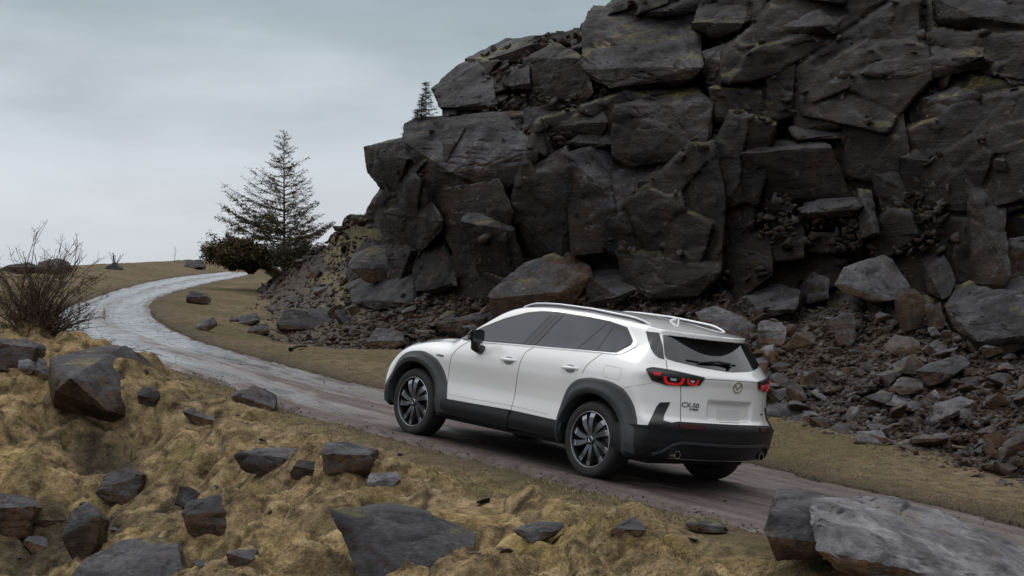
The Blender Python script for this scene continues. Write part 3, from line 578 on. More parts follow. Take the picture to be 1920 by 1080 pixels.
while len(spots) < 320:
    x = rng.uniform(640, 2000); y = rng.uniform(-100, 640); 
    if not inpoly(np.array([[x, y]]), polyS)[0]: continue
    n = vnoise(np.array([[x/75, y/38, 0]]), 9)[0]
    if n < -.1: continue
    q1, q2 = surf_at(x, y-5), surf_at(x, y+5)
    if (q1[1]-q2[1]) < 1.1*(q1[2]-q2[2]): continue
    s = rng.uniform(.10, .36); p = surf_at(x, y)
    spots.append((p-co+np.array([0, -.02, .02]), s))
M_scree = rock_mat('scree_rock', .92, .78, .0, 1.2)
for (x0, x1, y0, y1, n_c) in ((870,1140,135,205,90),(1225,1430,238,280,110),(1220,1480,355,445,240),(930,1060,235,275,60),(1590,1760,395,475,110),(1690,1810,345,420,70),(1270,1430,470,525,80),(1440,1620,395,470,120),(1180,1300,60,0,0),(1330,1600,110,150,60),(640,760,440,560,110),(890,1120,60,130,110),(1440,1720,80,130,50),(1100,1330,440,480,60)):
    for _ in range(n_c):
        x, y = rng.uniform(x0, x1), rng.uniform(y0, y1)
        if inpoly(np.array([[x, y]]), polyS)[0]: q = ptv(np.array([x]), np.array([y]), cliff_d(x, y)-rng.uniform(-.12,.16))[0]; spots.append((q-co, rng.uniform(.08,.34)))
for k_ in range(110):                                  # broken crest of the left slope
    f_ = k_/110.; x = 475+225*f_; y = np.interp(x, [475,500,540,575,605,640,652,690,700], [552,530,503,478,468,428,408,400,392])+rng.uniform(-3,16)
    q = ptv(np.array([x]), np.array([y]), cliff_d(x, y)+rng.uniform(-.2,.3))[0]; spots.append((q-co, rng.uniform(.12,.42)))
M_debris = rock_mat('debris_rock', .80, .42, .0, 1.)
db = scatter('ledge_debris', spots, M_debris, cliff, seed=3); db['kind'] = 'stuff'
# ---------------------------------------------------------------- car body as a distance-like field (metres; x forward, y left, z up)
def curve(xs, vs, s=.03, lo=-3.0, hi=3.0):
    xs = np.array(xs, float); vs = np.array(vs, float); o = np.argsort(xs); xs = xs[o]; vs = vs[o]
    t = np.arange(lo, hi, .005); v = np.interp(t, xs, vs)
    n = int(3*s/.005)
    if n > 0:
        k = np.exp(-.5*(np.arange(-n, n+1)*.005/s)**2); k /= k.sum()
        v = np.convolve(np.pad(v, n, mode='edge'), k, 'valid')
    return lambda q: np.interp(q, t, v)
def smax(a, b, k):
    h = np.maximum(k-np.abs(a-b), 0)/k
    return np.maximum(a, b)+h*h*k*.25
def sstep(a, b, x):
    t = np.clip((x-a)/(b-a), 0, 1); return t*t*(3-2*t)
c_belt = curve([-2.4,-1.4,-.3,.7,2.4],[1.20,1.19,1.15,1.10,1.07],.15)
c_w = curve([.20,.30,.40,.50,.62,.75,.88,.98,1.05,1.10,1.15,1.20,1.3,1.45,1.52,1.62],[.86,.895,.918,.921,.908,.913,.928,.930,.915,.893,.862,.832,.782,.702,.655,.60],.018)
c_taper = curve([-2.4,-2.2,-1.9,-1.5,-1.1,-.7,3],[.27,.215,.15,.07,.02,0,0],.08)
c_low = curve([-2.4,-2.0,-1.6,-1.2,1.5,2.3],[.03,.012,0,0,0,.02],.1)
c_top = curve([-2.4,-2.2,-1.9,-1.4,-.9,-.4,-.1,.15,.3,.45,.6,.9,1.1,1.2,1.27,1.5,1.8,2.0,2.15,2.3,2.4],[1.43,1.465,1.505,1.560,1.592,1.596,1.588,1.572,1.555,1.522,1.468,1.318,1.212,1.157,1.117,1.083,1.035,.988,.92,.80,.7],.035)
c_nose = curve([.2,.25,.40,.55,.70,.85,.95,1.0,1.1],[2.20,2.24,2.30,2.32,2.315,2.27,2.20,2.14,2.0],.03)
c_tail = curve([.2,.25,.33,.40,.50,.62,.66,.69,.9,1.0,1.065,1.09,1.15,1.42,1.5,1.6],[-2.20,-2.24,-2.31,-2.36,-2.385,-2.39,-2.372,-2.345,-2.325,-2.32,-2.33,-2.318,-2.25,-2.02,-1.95,-1.87],.010)
def f_base(x, y, z):
    x = np.asarray(x, float); ya = np.abs(y); z = np.asarray(z, float)
    zz = z-(c_belt(x)-1.15)*sstep(.75, 1.05, z)
    w = c_w(zz)-sstep(1.05, 1.5, z)*c_taper(x)-c_low(x)
    # haunches over both axles and a shallow hollow along the doors
    w = w+.018*np.exp(-((x+1.55)/.42)**2-((z-.93)/.13)**2)+.014*np.exp(-((x-1.45)/.40)**2-((z-.90)/.12)**2)
    w = w-.014*np.exp(-((x-.1)/.8)**2-((z-.66)/.12)**2)
    a = ya-w
    m = sstep(-.6, .1, x)
    b = (z-(c_top(x+.25*m*(ya/.7)**2)-.055*(ya/.7)**2*(1-.55*sstep(.9,1.4,x))))*.9
    # raised power lines on the bonnet
    b = b-.012*np.exp(-((ya-.60+.10*(x-1.2))/.10)**2)*sstep(1.05,1.35,x)
    k = .385; p = 3.1
    c = (x-(c_nose(z)-k*(ya/.93)**p))/np.sqrt(1+(k*p*(ya/.93)**(p-1)/.93)**2)
    kt = .39+.07*sstep(.6,.8,z); pt = 2.4
    d = ((c_tail(z)+kt*ya**pt)-x)/np.sqrt(1+(kt*pt*ya**(pt-1))**2)
    f = smax(a, b, .055+.065*sstep(.55, .95, x))
    f = smax(f, c, .10)
    f = smax(f, d, .05)
    f = smax(f, .30-z, .03)
    # roof spoiler
    top = c_top(x)-.055*(ya/.7)**2
    sp = np.maximum(np.maximum(z-top, top-.045-z), np.maximum(ya-w-.004, (-2.185+1.05*ya**2.2)-x))
    sp = np.maximum(sp, x+1.7)
    return np.minimum(f, sp)
def f_body(x, y, z):
    f = f_base(x, y, z); ya = np.abs(y)
    for cx in (1.407, -1.407):
        r = np.sqrt((x-cx)**2+(z-.364)**2)
        f = np.maximum(f, -np.maximum(r-.452, .58-ya))
    q = smax(smax(np.abs(y)-.30+.35*np.maximum(.80-z,0)*0, np.abs(z-.775)-.088, .04), x-(c_tail(z)+.40*ya**2.4+.035), .03)
    f = smax(f, -q, .03)
    return f
def bisect(fn, a, b, it=34):
    a = a.copy(); b = b.copy()          # fn(a) > 0 outside, fn(b) < 0 inside
    for _ in range(it):
        m = (a+b)/2; s = fn(m) > 0
        a = np.where(s, m, a); b = np.where(s, b, m)
    return (a+b)/2
def map_side(u, v):
    y = bisect(lambda t: f_base(u, t, v), np.full(len(u), 1.2), np.full(len(u), .15)); return np.c_[u, y, v]
def map_rear(u, v):                     # u = bearing in degrees round the tail, v = height
    co = -np.cos(np.radians(u)); si = np.sin(np.radians(u))
    # march in from outside so the first wall met is the outer one
    t = bisect(lambda r: f_base(-1.3+co*r, si*r, v), np.full(len(u), 1.7), np.full(len(u), .25)); return np.c_[-1.3+co*t, si*t, v]
def map_front(u, v):
    co = np.cos(np.radians(u)); si = np.sin(np.radians(u))
    t = bisect(lambda r: f_base(1.3+co*r, si*r, v), np.full(len(u), 1.7), np.full(len(u), .25)); return np.c_[1.3+co*t, si*t, v]
def map_top(u, v):
    z = bisect(lambda t: f_base(u, v, t), np.full(len(u), 1.9), np.full(len(u), .6)); return np.c_[u, v, z]
def grad(fn, P, h=.004):
    g = np.empty_like(P)
    for i in range(3):
        e = np.zeros(3); e[i] = h
        A = P+e; B = P-e
        g[:, i] = fn(A[:,0],A[:,1],A[:,2])-fn(B[:,0],B[:,1],B[:,2])
    return g/(np.linalg.norm(g, axis=1)[:, None]+1e-9)
# ================================================================ the car
M_paint = simple('white_paint', (.80,.80,.795), .25, coat=1., amt=.012, scale=2.0, rr=(.20,.28))
M_clad = simple('black_cladding_plastic', (.012,.013,.0145), .48, spec=.35, amt=.2, scale=30., rr=(.42,.55))
M_arch = simple('grey_arch_plastic', (.042,.046,.050), .42, spec=.45, amt=.15, scale=20., rr=(.38,.5))
M_glass = simple('tinted_glass', (.020,.027,.037), .05, spec=.75, coat=.0, amt=.1, rr=(.04,.07)); 
M_gloss = simple('gloss_black', (.012,.012,.013), .12, spec=.7, amt=.1)
M_dglass = simple('rear_tinted_glass', (.008,.009,.011), .05, spec=.9, amt=.1, rr=(.04,.07))
M_chrome = simple('satin_chrome', (.72,.73,.75), .18, metal=1., amt=.05)
M_silver = simple('silver_trim', (.70,.71,.74), .30, metal=.6, amt=.04)
M_rail = simple('rail_aluminium', (.66,.67,.72), .28, metal=.7, amt=.04)
M_tyre = simple('tyre_rubber', (.026,.025,.024), .75, spec=.35, amt=.25, scale=12.)
M_rimd = simple('dark_alloy', (.035,.037,.042), .28, metal=.7, amt=.1)
M_rimb = simple('machined_alloy', (.45,.46,.49), .34, metal=.9, amt=.06)
M_rimg = simple('grey_alloy_spoke', (.13,.135,.15), .30, metal=.8, amt=.08)
M_seam = simple('shut_line', (.10,.10,.10), .8, amt=.1)
M_red = simple('red_lens', (.30,.008,.010), .10, spec=.7, amt=.2)
M_redlit, _t, _b = material('lit_red_lens', .2, 0, (.6,.01,.015)); tint(_t, _b, (.6,.01,.015), .1)
_b.inputs['Emission Color'].default_value = (1, .03, .04, 1); _b.inputs['Emission Strength'].default_value = .12
M_dred = simple('dark_red_reflector', (.045,.005,.005), .25, amt=.2)
M_lens = simple('clear_lamp_lens', (.5,.52,.55), .1, spec=.8, amt=.2, scale=30.)
M_disc = simple('brake_steel', (.18,.17,.16), .4, metal=.8, amt=.2)
M_under = simple('underbody_black', (.012,.012,.012), .8, amt=.2)

CARM = Matrix(CAR_R).to_4x4(); CARM.translation = Vector(CAR_T)
car = empty('car'); car.matrix_world = CARM
tag(car, 'white compact SUV with black wheel-arch cladding driving up the wet gravel road', 'car')

def nets(fn, lo, hi, h):
    ax = [np.arange(lo[i], hi[i]+h, h) for i in range(3)]
    F = np.empty([len(a) for a in ax], np.float32)
    for i, x in enumerate(ax[0]):
        Y, Z = np.meshgrid(ax[1], ax[2], indexing='ij')
        F[i] = fn(np.full(Y.size, x), Y.ravel(), Z.ravel()).reshape(Y.shape)
    S = F < 0; n = [s-1 for s in F.shape]
    cnt = sum(S[dx:n[0]+dx, dy:n[1]+dy, dz:n[2]+dz].astype(np.int8) for dx in (0,1) for dy in (0,1) for dz in (0,1))
    C = np.argwhere((cnt > 0) & (cnt < 8)); idx = -np.ones(n, np.int64); idx[C[:,0],C[:,1],C[:,2]] = np.arange(len(C))
    acc = np.zeros((len(C), 3)); num = np.zeros(len(C))
    cr = [(a, b) for a in range(8) for b in range(8) if a < b and bin(a ^ b).count('1') == 1]
    off = lambda a: ((a >> 2) & 1, (a >> 1) & 1, a & 1)
    for a, b in cr:
        oa, ob = off(a), off(b)
        fa = F[C[:,0]+oa[0], C[:,1]+oa[1], C[:,2]+oa[2]]; fb = F[C[:,0]+ob[0], C[:,1]+ob[1], C[:,2]+ob[2]]
        k = (fa < 0) != (fb < 0); t = np.where(k, fa/(fa-fb+1e-12), 0)[:, None]
        acc += np.where(k[:, None], np.array(oa)*(1-t)+np.array(ob)*t, 0); num += k
    V = (C+acc/num[:, None])*h+np.array(lo)
    Q = []
    for d in range(3):
        sl0 = [slice(None)]*3; sl1 = [slice(None)]*3; sl0[d] = slice(0, -1); sl1[d] = slice(1, None)
        E_ = np.argwhere(S[tuple(sl0)] != S[tuple(sl1)]); a, b = [(1,2),(2,0),(0,1)][d]
        E_ = E_[(E_[:,a] > 0) & (E_[:,b] > 0) & (E_[:,a] < n[a]) & (E_[:,b] < n[b])]
        ins = S[E_[:,0],E_[:,1],E_[:,2]]
        def g(da, db):
            q = E_.copy(); q[:,a] -= da; q[:,b] -= db; return idx[q[:,0],q[:,1],q[:,2]]
        q = np.c_[g(1,1), g(0,1), g(0,0), g(1,0)]
        Q.append(np.where(ins[:, None], q, q[:, ::-1]))
    return V, np.vstack(Q)
V, Q = nets(f_body, (-2.46,-1.02,.26), (2.42,1.02,1.66), .0125)
fb3 = lambda P: f_body(P[:,0],P[:,1],P[:,2])
for _ in range(3):
    G = grad(f_body, V, .003); s = np.clip(fb3(V), -.006, .006); V = V-G*s[:, None]*.8
NRM = grad(f_body, V, .004)
cen = V[Q].mean(1)
def inpoly(P, poly):
    x, y = P[:,0], P[:,1]; r = np.zeros(len(P), bool); n = len(poly)
    for i in range(n):
        x1, y1 = poly[i]; x2, y2 = poly[(i+1) % n]
        c = ((y1 > y) != (y2 > y)) & (x < (x2-x1)*(y-y1)/(y2-y1+1e-12)+x1); r ^= c
    return r
FD = [(.66,1.10),(.72,1.01),(.808,.878),(.844,.671),(.828,.33),(-.19,.33),(-.245,.497),(-.26,.741),(-.308,.94),(-.342,1.077),(-.43,1.145),(-.60,1.50),(-.25,1.515),(.0,1.47),(.3,1.37)]
RD = [(-.19,.33),(-.245,.497),(-.26,.741),(-.308,.94),(-.342,1.077),(-.43,1.145),(-.60,1.50),(-1.2,1.49),(-1.33,1.44),(-1.38,1.20),(-1.30,1.08),(-1.235,.97),(-1.10,.90),(-.97,.66),(-.94,.33)]
def part_mesh(name, mask, parent, mat=M_paint):
    q = Q[mask]; u, inv = np.unique(q, return_inverse=True)
    o = obj(name, V[u], inv.reshape(q.shape), mat, parent)
    o.data.normals_split_custom_set_from_vertices([tuple(v) for v in NRM[u]]); return o
isL = cen[:,1] > .5; isR = cen[:,1] < -.5; xz = cen[:, [0,2]]
mfd = inpoly(xz, FD); mrd = inpoly(xz, RD)
phi = np.degrees(np.arctan2(cen[:,1], -(cen[:,0]+1.3)))
mtg = (cen[:,0] < -1.9) & (np.abs(phi) < np.where(cen[:,2] > 1.08, 40.5, 32.2)) & (cen[:,2] > .66) & (cen[:,2] < 1.44)
mho = (cen[:,0] > 1.12) & (np.abs(cen[:,1]) < .74) & (cen[:,2] > .86) & ((cen[:,2] > 1.0) | (cen[:,0] < 2.1)) & (NRM[Q].mean(1)[:,2] > .4)
used = np.zeros(len(Q), bool)
def take(m):
    global used
    m = m & ~used; used |= m; return m
door_f = part_mesh('front_door', take(mfd & isL), car); door_r = part_mesh('rear_door', take(mrd & isL), car)
door_fr = part_mesh('front_door', take(mfd & isR), car); door_rr = part_mesh('rear_door', take(mrd & isR), car)
tailgate = part_mesh('tailgate', take(mtg), car); hood = part_mesh('hood', take(mho), car)
body = part_mesh('body', ~used, car)

MAPS = {'side': map_side, 'rear': map_rear, 'top': map_top, 'front': map_front}
def patch(name, poly, kind, off, mat, parent, thick=.012, step=.03, mirror=False, scale=(1., 1.), bulge=None, smooth_poly=0, both=False):
    poly = [tuple(p) for p in poly]
    if smooth_poly:
        for _ in range(smooth_poly):
            q = []
            for i in range(len(poly)):
                a = np.array(poly[i-1]); b = np.array(poly[i]); c = np.array(poly[(i+1) % len(poly)])
                q += [tuple(b*.8+a*.2), tuple(b*.8+c*.2)]
            poly = q
    P = np.array(poly, float)*np.array(scale)
    # resample outline
    out = []
    for i in range(len(P)):
        a, b = P[i], P[(i+1) % len(P)]; n = max(1, int(np.linalg.norm(b-a)/step+.5))
        out += [a+(b-a)*k/n for k in range(n)]
    out = np.array(out); n0 = len(out)
    gx, gy = np.meshgrid(np.arange(P[:,0].min(), P[:,0].max(), step), np.arange(P[:,1].min(), P[:,1].max(), step))
    G = np.c_[gx.ravel(), gy.ravel()]+.37*step
    G = G[inpoly(G, out)]
    if len(G):
        d = np.min(np.linalg.norm(G[:, None]-out[None], axis=2), axis=1); G = G[d > step*.45]
    pts = [Vector(p) for p in np.vstack([out, G])] if len(G) else [Vector(p) for p in out]
    vs_, _, fs, ov, _, _ = delaunay_2d_cdt(pts, [], [list(range(n0))], 1, 1e-6)
    U = np.array([tuple(v) for v in vs_])/np.array(scale)
    S = MAPS[kind](U[:,0], U[:,1]); G3 = grad(f_base, S, .006)
    o_ = np.full(len(U), off)
    if bulge is not None: o_ = o_+bulge(U[:,0], U[:,1])
    A = S+G3*o_[:, None]; Bk = S-G3*(thick)
    fs = [list(f) for f in fs]
    # orient outward
    f0 = fs[0]; nn = np.cross(A[f0[1]]-A[f0[0]], A[f0[2]]-A[f0[0]])
    if nn @ G3[f0[0]] < 0: fs = [f[::-1] for f in fs]
    ed = {}
    for f in fs:
        for i in range(len(f)): ed[(f[i], f[(i+1) % len(f)])] = 1
    bd = [e for e in ed if (e[1], e[0]) not in ed]; n = len(A); used_v = {v: i for i, v in enumerate(sorted({v for e in bd for v in e}))}
    bm_ = {v: n+len(used_v)*0+i for v, i in used_v.items()}
    VV = list(A)+[Bk[v] for v in sorted(used_v)]
    FF = fs+[[e[1], e[0], bm_[e[0]], bm_[e[1]]] for e in bd]
    res_ = []
    for sgn in ((1, -1) if both else ((-1,) if mirror else (1,))):
        W_ = [(v[0], v[1]*sgn, v[2]) for v in VV]; F_ = [f[::-1] for f in FF] if sgn < 0 else FF
        res_.append(obj(name, W_, F_, mat, parent[0 if sgn > 0 else 1] if isinstance(parent, tuple) else parent, smooth=True, sharp=50))
    return res_[0]
def ribbon(pts, w):
    """thin closed outline round a polyline"""
    P = np.array(pts, float); T_ = np.gradient(P, axis=0); T_ /= np.linalg.norm(T_, axis=1)[:, None]+1e-9; n = np.c_[-T_[:,1], T_[:,0]]*w/2
    return [tuple(p) for p in P+n]+[tuple(p) for p in (P-n)[::-1]]
def resamp(pts, n):
    P = np.array(pts, float); d = np.r_[0, np.cumsum(np.linalg.norm(np.diff(P, axis=0), axis=1))]; t = np.linspace(0, d[-1], n)
    return np.c_[tuple(np.interp(t, d, P[:, i]) for i in range(P.shape[1]))]
def seam(pts, kind, parent, w=.007, both=False, scale=(1.,1.), mat=None, name='seam', off=.0012):
    return patch(name, ribbon(resamp(pts, max(3, len(pts)*3)), w), kind, off, mat or M_seam, parent, thick=.002, step=.03, both=both, scale=scale)

# glass, in side elevation (x, z)
dF = [(.70,1.105),(.415,1.118),(-.27,1.150),(-.475,1.488),(-.23,1.492),(-.05,1.462),(.23,1.374),(.56,1.236)]
gF = [(.66,1.118),(.415,1.128),(-.235,1.158),(-.425,1.475),(-.235,1.482),(-.055,1.452),(.22,1.366),(.54,1.232)]
both = True
patch('window', gF, 'side', .004, M_glass, (door_f, door_fr), both=True, thick=.004)
# pillar covers and frame band
band = [(.74,1.100),(.41,1.108),(-.33,1.142),(-1.08,1.174),(-1.38,1.186),(-1.60,1.200),(-1.70,1.275),(-1.685,1.315),(-1.50,1.452),(-1.25,1.492),(-.84,1.514),(-.48,1.516),(-.24,1.504),(-.05,1.474),(.235,1.386),(.57,1.246)]
fr = patch('window_surround', band, 'side', .0015, M_gloss, car, both=True, thick=.003)
patch('window', [(-.445,1.163),(-1.035,1.188),(-1.225,1.462),(-.83,1.492),(-.625,1.492)], 'side', .004, M_glass, (door_r, door_rr), both=True, thick=.003)
patch('window', [(-1.055,1.189),(-1.300,1.199),(-1.322,1.436),(-1.245,1.458)], 'side', .004, M_glass, (door_r, door_rr), both=True, thick=.003)
patch('quarter_window', [(-1.315,1.200),(-1.56,1.212),(-1.625,1.29),(-1.615,1.318),(-1.46,1.405),(-1.337,1.436)], 'side', .004, M_glass, car, both=True, thick=.003)
patch('pillar_cover', [(-.250,1.156),(-.425,1.163),(-.605,1.492),(-.445,1.486)], 'side', .0045, simple('pillar_grey', (.035,.036,.042), .2, amt=.05), (door_f, door_fr), both=True, thick=.003)
seam([(-.33,1.155),(-.525,1.495)], 'side', (door_f, door_fr), w=.008, both=True, off=.006, mat=M_gloss)
seam([(.60,1.106),(.41,1.112),(-.33,1.146),(-1.08,1.178),(-1.38,1.190),(-1.56,1.198)], 'side', car, w=.009, both=True, mat=M_silver, name='window_trim', off=.007)
patch('window_trim', [(-1.56,1.192),(-1.63,1.205),(-1.722,1.285),(-1.71,1.325),(-1.50,1.470),(-1.49,1.452),(-1.655,1.33),(-1.665,1.29),(-1.60,1.225)], 'side', .008, M_chrome, car, both=True, thick=.006, step=.02)
# shut lines
seam([(.60,1.10),(.66,1.06),(.723,1.01),(.785,.93),(.82,.82),(.844,.671),(.836,.55),(.828,.475)], 'side', car, both=True)
seam([(-.425,1.142),(-.365,1.10),(-.342,1.077),(-.315,.98),(-.295,.88),(-.26,.741),(-.248,.60),(-.245,.490)], 'side', car, both=True)
seam([(-1.40,1.188),(-1.36,1.14),(-1.30,1.08),(-1.265,1.03),(-1.238,.965)], 'side', car, both=True)
seam([(1.12,1.063),(1.35,1.04),(1.6,1.005),(1.8,.96)], 'side', car, both=True, w=.005)
seam([(-1.52,1.075),(-1.55,1.083),(-1.73,1.075),(-1.755,1.06),(-1.75,.985),(-1.72,.965),(-1.56,.972),(-1.525,.99),(-1.515,1.06)], 'side', body, w=.004, name='fuel_flap', mat=simple('faint_line',(.45,.45,.45),.5))
# lower cladding and arches
sill = [(1.0,.30),(.55,.282),(-.15,.272),(-1.02,.275),(-1.02,.47),(-.93,.481),(-.257,.489),(.4,.476),(.83,.468),(1.0,.462)]
def sbul(x, z): return .012*np.exp(-((z-.40)/.05)**2)
patch('sill_cladding', sill, 'side', .014, M_clad, car, both=True, thick=.05, bulge=sbul)
seam([(-.245,.484),(-.235,.42),(-.19,.32),(-.185,.285)], 'side', car, both=True, off=.030, mat=M_under)
seam([(.85,.515),(.4,.52),(-.257,.532),(-.80,.520)], 'side', car, both=True, w=.005, off=.001, mat=simple('sill_crease',(.42,.42,.42),.5), name='crease')
def arch(cx, outer, name):
    # ring between wheel opening and outer line; lip turns inward
    th = np.linspace(R(-14), R(194), 64); ot = []
    P = np.array(outer, float); a = np.arctan2(P[:,1]-.364, P[:,0]-cx); a = np.where(a < -1.7, a+2*math.pi, a); o = np.argsort(a); rr = np.linalg.norm(P-[cx,.364], axis=1)
    ro = np.interp(th, a[o], rr[o])
    k = np.array([.25,.5,.25]); ro = np.convolve(np.pad(ro, 1, mode='edge'), k, 'valid')
    ri = np.full(len(th), .437)
    rows = []
    prof = [(0.0,-.10),(0.0,.016),(.06,.030),(.30,.036),(.45,.034),(.52,.020),(.80,.016),(.94,.010),(1.0,-.006)]
    for f, h in prof:
        r = ri+(ro-ri)*f; x = cx+r*np.cos(th); z = .364+r*np.sin(th); z = np.maximum(z, .285)
        S = map_side(x, np.minimum(z, 1.02)); G3 = grad(f_base, S, .006)
        if h < 0 and f == 0: S[:,1] = S[:,1]-.10; rows.append(S)
        else: rows.append(S+G3*h)
    n = len(th); VV = np.vstack(rows)
    F = []
    for j in range(len(rows)-1):
        for i in range(n-1): F.append([j*n+i, j*n+i+1, (j+1)*n+i+1, (j+1)*n+i])
    VM = VV*[1,-1,1]
    obj(name, VV, [f[::-1] for f in F], M_arch, car, sharp=50); obj(name, VM, F, M_arch, car, sharp=50)
arch(1.407, [(2.03,.33),(2.00,.42),(1.90,.55),(1.83,.64),(1.71,.80),(1.59,.875),(1.409,.917),(1.189,.917),(1.009,.860),(.895,.74),(.822,.57),(.794,.45),(.80,.30)], 'front_arch_cladding')
arch(-1.407, [(-.93,.30),(-.935,.482),(-.965,.657),(-1.043,.819),(-1.152,.900),(-1.275,.934),(-1.487,.949),(-1.685,.935),(-1.821,.893),(-1.92,.80),(-2.0,.63),(-2.02,.55),(-2.02,.30)], 'rear_arch_cladding')
# bumpers
SCA = (math.pi/180*.95, 1.)
bumpoly = [(p, .312) for p in (66,50,30,15,0,-15,-30,-50,-66)]+[(-66,.575),(-56,.580),(-46,.600),(-33,.652),(-15,.658),(0,.658),(15,.658),(33,.652),(46,.600),(56,.580),(66,.575)]
def bbul(p, z): return .010*np.exp(-((z-.60)/.03)**2)-.012*(z < .455)*(np.abs(p) < 36)
bumper = patch('rear_bumper', bumpoly, 'rear', .014, M_clad, car, thick=.04, scale=SCA, step=.025, bulge=bbul)
patch('bumper_skid', ribbon(resamp([(44,.345),(40,.37),(34,.455),(30,.474),(24,.474),(0,.468),(-24,.474),(-30,.474),(-34,.455),(-40,.37),(-44,.345)], 40), .022), 'rear', .030, M_arch, bumper, thick=.012, scale=(1,1), step=1.2)
for s in (1, -1):
    patch('bumper_vent', [(s*37.5,.824),(s*42.5,.812),(s*44.0,.77),(s*47.2,.585),(s*36.0,.600),(s*34.5,.635),(s*40.2,.652),(s*40.0,.70)], 'rear', .006, M_gloss, bumper, thick=.004, scale=SCA, step=.02)
    patch('reflector', [(s*33,.633),(s*19.8,.633),(s*20.5,.606),(s*32.5,.600)], 'rear', .030, M_dred, bumper, thick=.004, scale=SCA, step=.02)
    # tail lamps: dark housing, lit red U-shapes, inner eye
    tl = patch('taillight', [(s*50.8,1.090),(s*48.3,1.106),(s*42,1.102),(s*34.7,1.090),(s*21.0,1.064),(s*23.2,1.005),(s*30,.984),(s*40.3,.974),(s*47.5,1.004)], 'rear', .014, M_gloss, car, thick=.01, scale=SCA, step=.015)
    def U(cx, cz, w, h, t):
        w1 = w; pts = [(cx+w, cz+h*.75), (cx+w*.92, cz-h*.35), (cx+w*.6, cz-h), (cx-w*.6, cz-h), (cx-w*.92, cz-h*.35), (cx-w, cz+h*.75)]
        pts = [((a), b) for a, b in pts]; P = resamp([(a*SCA[0], b) for a, b in pts], 16); r = ribbon(P, t)
        return [(a/SCA[0], b) for a, b in r]
    patch('lamp_ring', U(s*37.0, 1.030, 4.6, .036, .024), 'rear', .018, M_redlit, tl, thick=.002, scale=SCA, step=.01)
    patch('lamp_ring', U(s*27.3, 1.033, 2.7, .026, .018), 'rear', .018, M_redlit, tl, thick=.002, scale=SCA, step=.01)
    patch('lamp_strip', [(s*48,1.078),(s*43.6,1.078),(s*43.6,1.062),(s*46.5,1.056)], 'rear', .018, M_redlit, tl, thick=.002, scale=SCA, step=.01)
    for c, w in ((37.3, 1.6), (27.5, 1.2)):
        patch('lamp_eye', [(s*(c+w),1.045),(s*(c-w),1.045),(s*(c-w*.8),1.026),(s*(c+w*.8),1.026)], 'rear', .018, M_lens, tl, thick=.002, scale=SCA, step=.01)
    patch('taillight_brow', ribbon(resamp([(s*50.8,1.094),(s*48.3,1.112),(s*42,1.108),(s*34.7,1.096),(s*21.0,1.071)], 20), .010), 'rear', .018, M_arch, tl, thick=.003, scale=SCA, step=.02)
    # black winglet beside the rear glass
    patch('winglet', [(s*56.6,1.438),(s*47.0,1.440),(s*44.0,1.33),(s*42.4,1.205),(s*45.5,1.215),(s*48.2,1.245),(s*50.5,1.29)], 'rear', .005, M_gloss, car, thick=.003, scale=SCA, step=.02)
    # gaps round the tailgate
    seam([(s*a,b) for a, b in ((40.9,1.205),(40.8,1.15),(40.4,1.105))], 'rear', car, scale=SCA, w=.006) if False else None
rg = patch('rear_window', [(44.4,1.425),(42.3,1.24),(41.0,1.212),(36,1.196),(21.3,1.166),(3.4,1.148),(0,1.147),(-3.4,1.148),(-21.3,1.166),(-36,1.196),(-41,1.212),(-42.3,1.24),(-44.4,1.425)], 'rear', .005, M_dglass, tailgate, thick=.003, scale=SCA, step=.025)
def seam2(pts, parent, w=.006, mat=None, off=.0015, name='seam'):
    P = resamp([(a*SCA[0], b) for a, b in pts], max(4, len(pts)*4)); r = [(a/SCA[0], b) for a, b in ribbon(P, w)]
    return patch(name, r, 'rear', off, mat or M_seam, parent, thick=.002, scale=SCA, step=.02)
for s in (1, -1):
    seam2([(s*41.5,1.205),(s*40.9,1.15),(s*40.4,1.104)], car)
    seam2([(s*33.2,.985),(s*32.5,.90),(s*31.9,.75),(s*31.8,.662)], car)
    seam2([(s*46,.99),(s*58,.92),(s*66,.875)], car, w=.004, mat=simple('faint_panel_line',(.38,.38,.38),.5))
seam2([(21,1.066),(10,1.071),(0,1.072),(-10,1.071),(-21,1.066)], tailgate, w=.006)
# plate recess lip and plate outline
M_line = simple('recess_line', (.30,.30,.30), .6)
plate = patch('number_plate_mount', [(9.6,.800),(-7.8,.800),(-7.8,.684),(9.6,.684)], 'rear', -.026, simple('bare_mount', (.66,.66,.66), .45, amt=.04), tailgate, thick=.04, scale=SCA, step=.02)
seam2([(-6.0,.680),(9.0,.680)], tailgate, w=.006, mat=M_line, off=-.022)
seam2([(14.2,.862),(0,.868),(-14.2,.862)], tailgate, w=.008, mat=M_line, off=.001)
# wiper
def tube(name, pts, rad, mat, parent, seg=8, flat=1.0, closed=False):
    P = [Vector(p) for p in pts]; n = len(P); rads = rad if hasattr(rad, '__len__') else [rad]*n; VV = []; FF = []; prev = None
    for i in range(n):
        d = (P[min(i+1, n-1)]-P[max(i-1, 0)]).normalized()
        u = Vector((0,0,1)) if prev is None else prev
        if abs(d.dot(u)) > .95: u = Vector((0,1,0))
        s_ = d.cross(u).normalized(); u = s_.cross(d).normalized(); prev = u
        for k in range(seg):
            a = 2*math.pi*k/seg; VV.append(P[i]+(s_*math.cos(a)+u*math.sin(a)*flat)*rads[i])
    for i in range(n-1):
        for k in range(seg): FF.append([i*seg+k, i*seg+(k+1) % seg, (i+1)*seg+(k+1) % seg, (i+1)*seg+k])
    FF += [list(range(seg))[::-1], list(range((n-1)*seg, n*seg))]
    return obj(name, VV, FF, mat, parent, sharp=60)
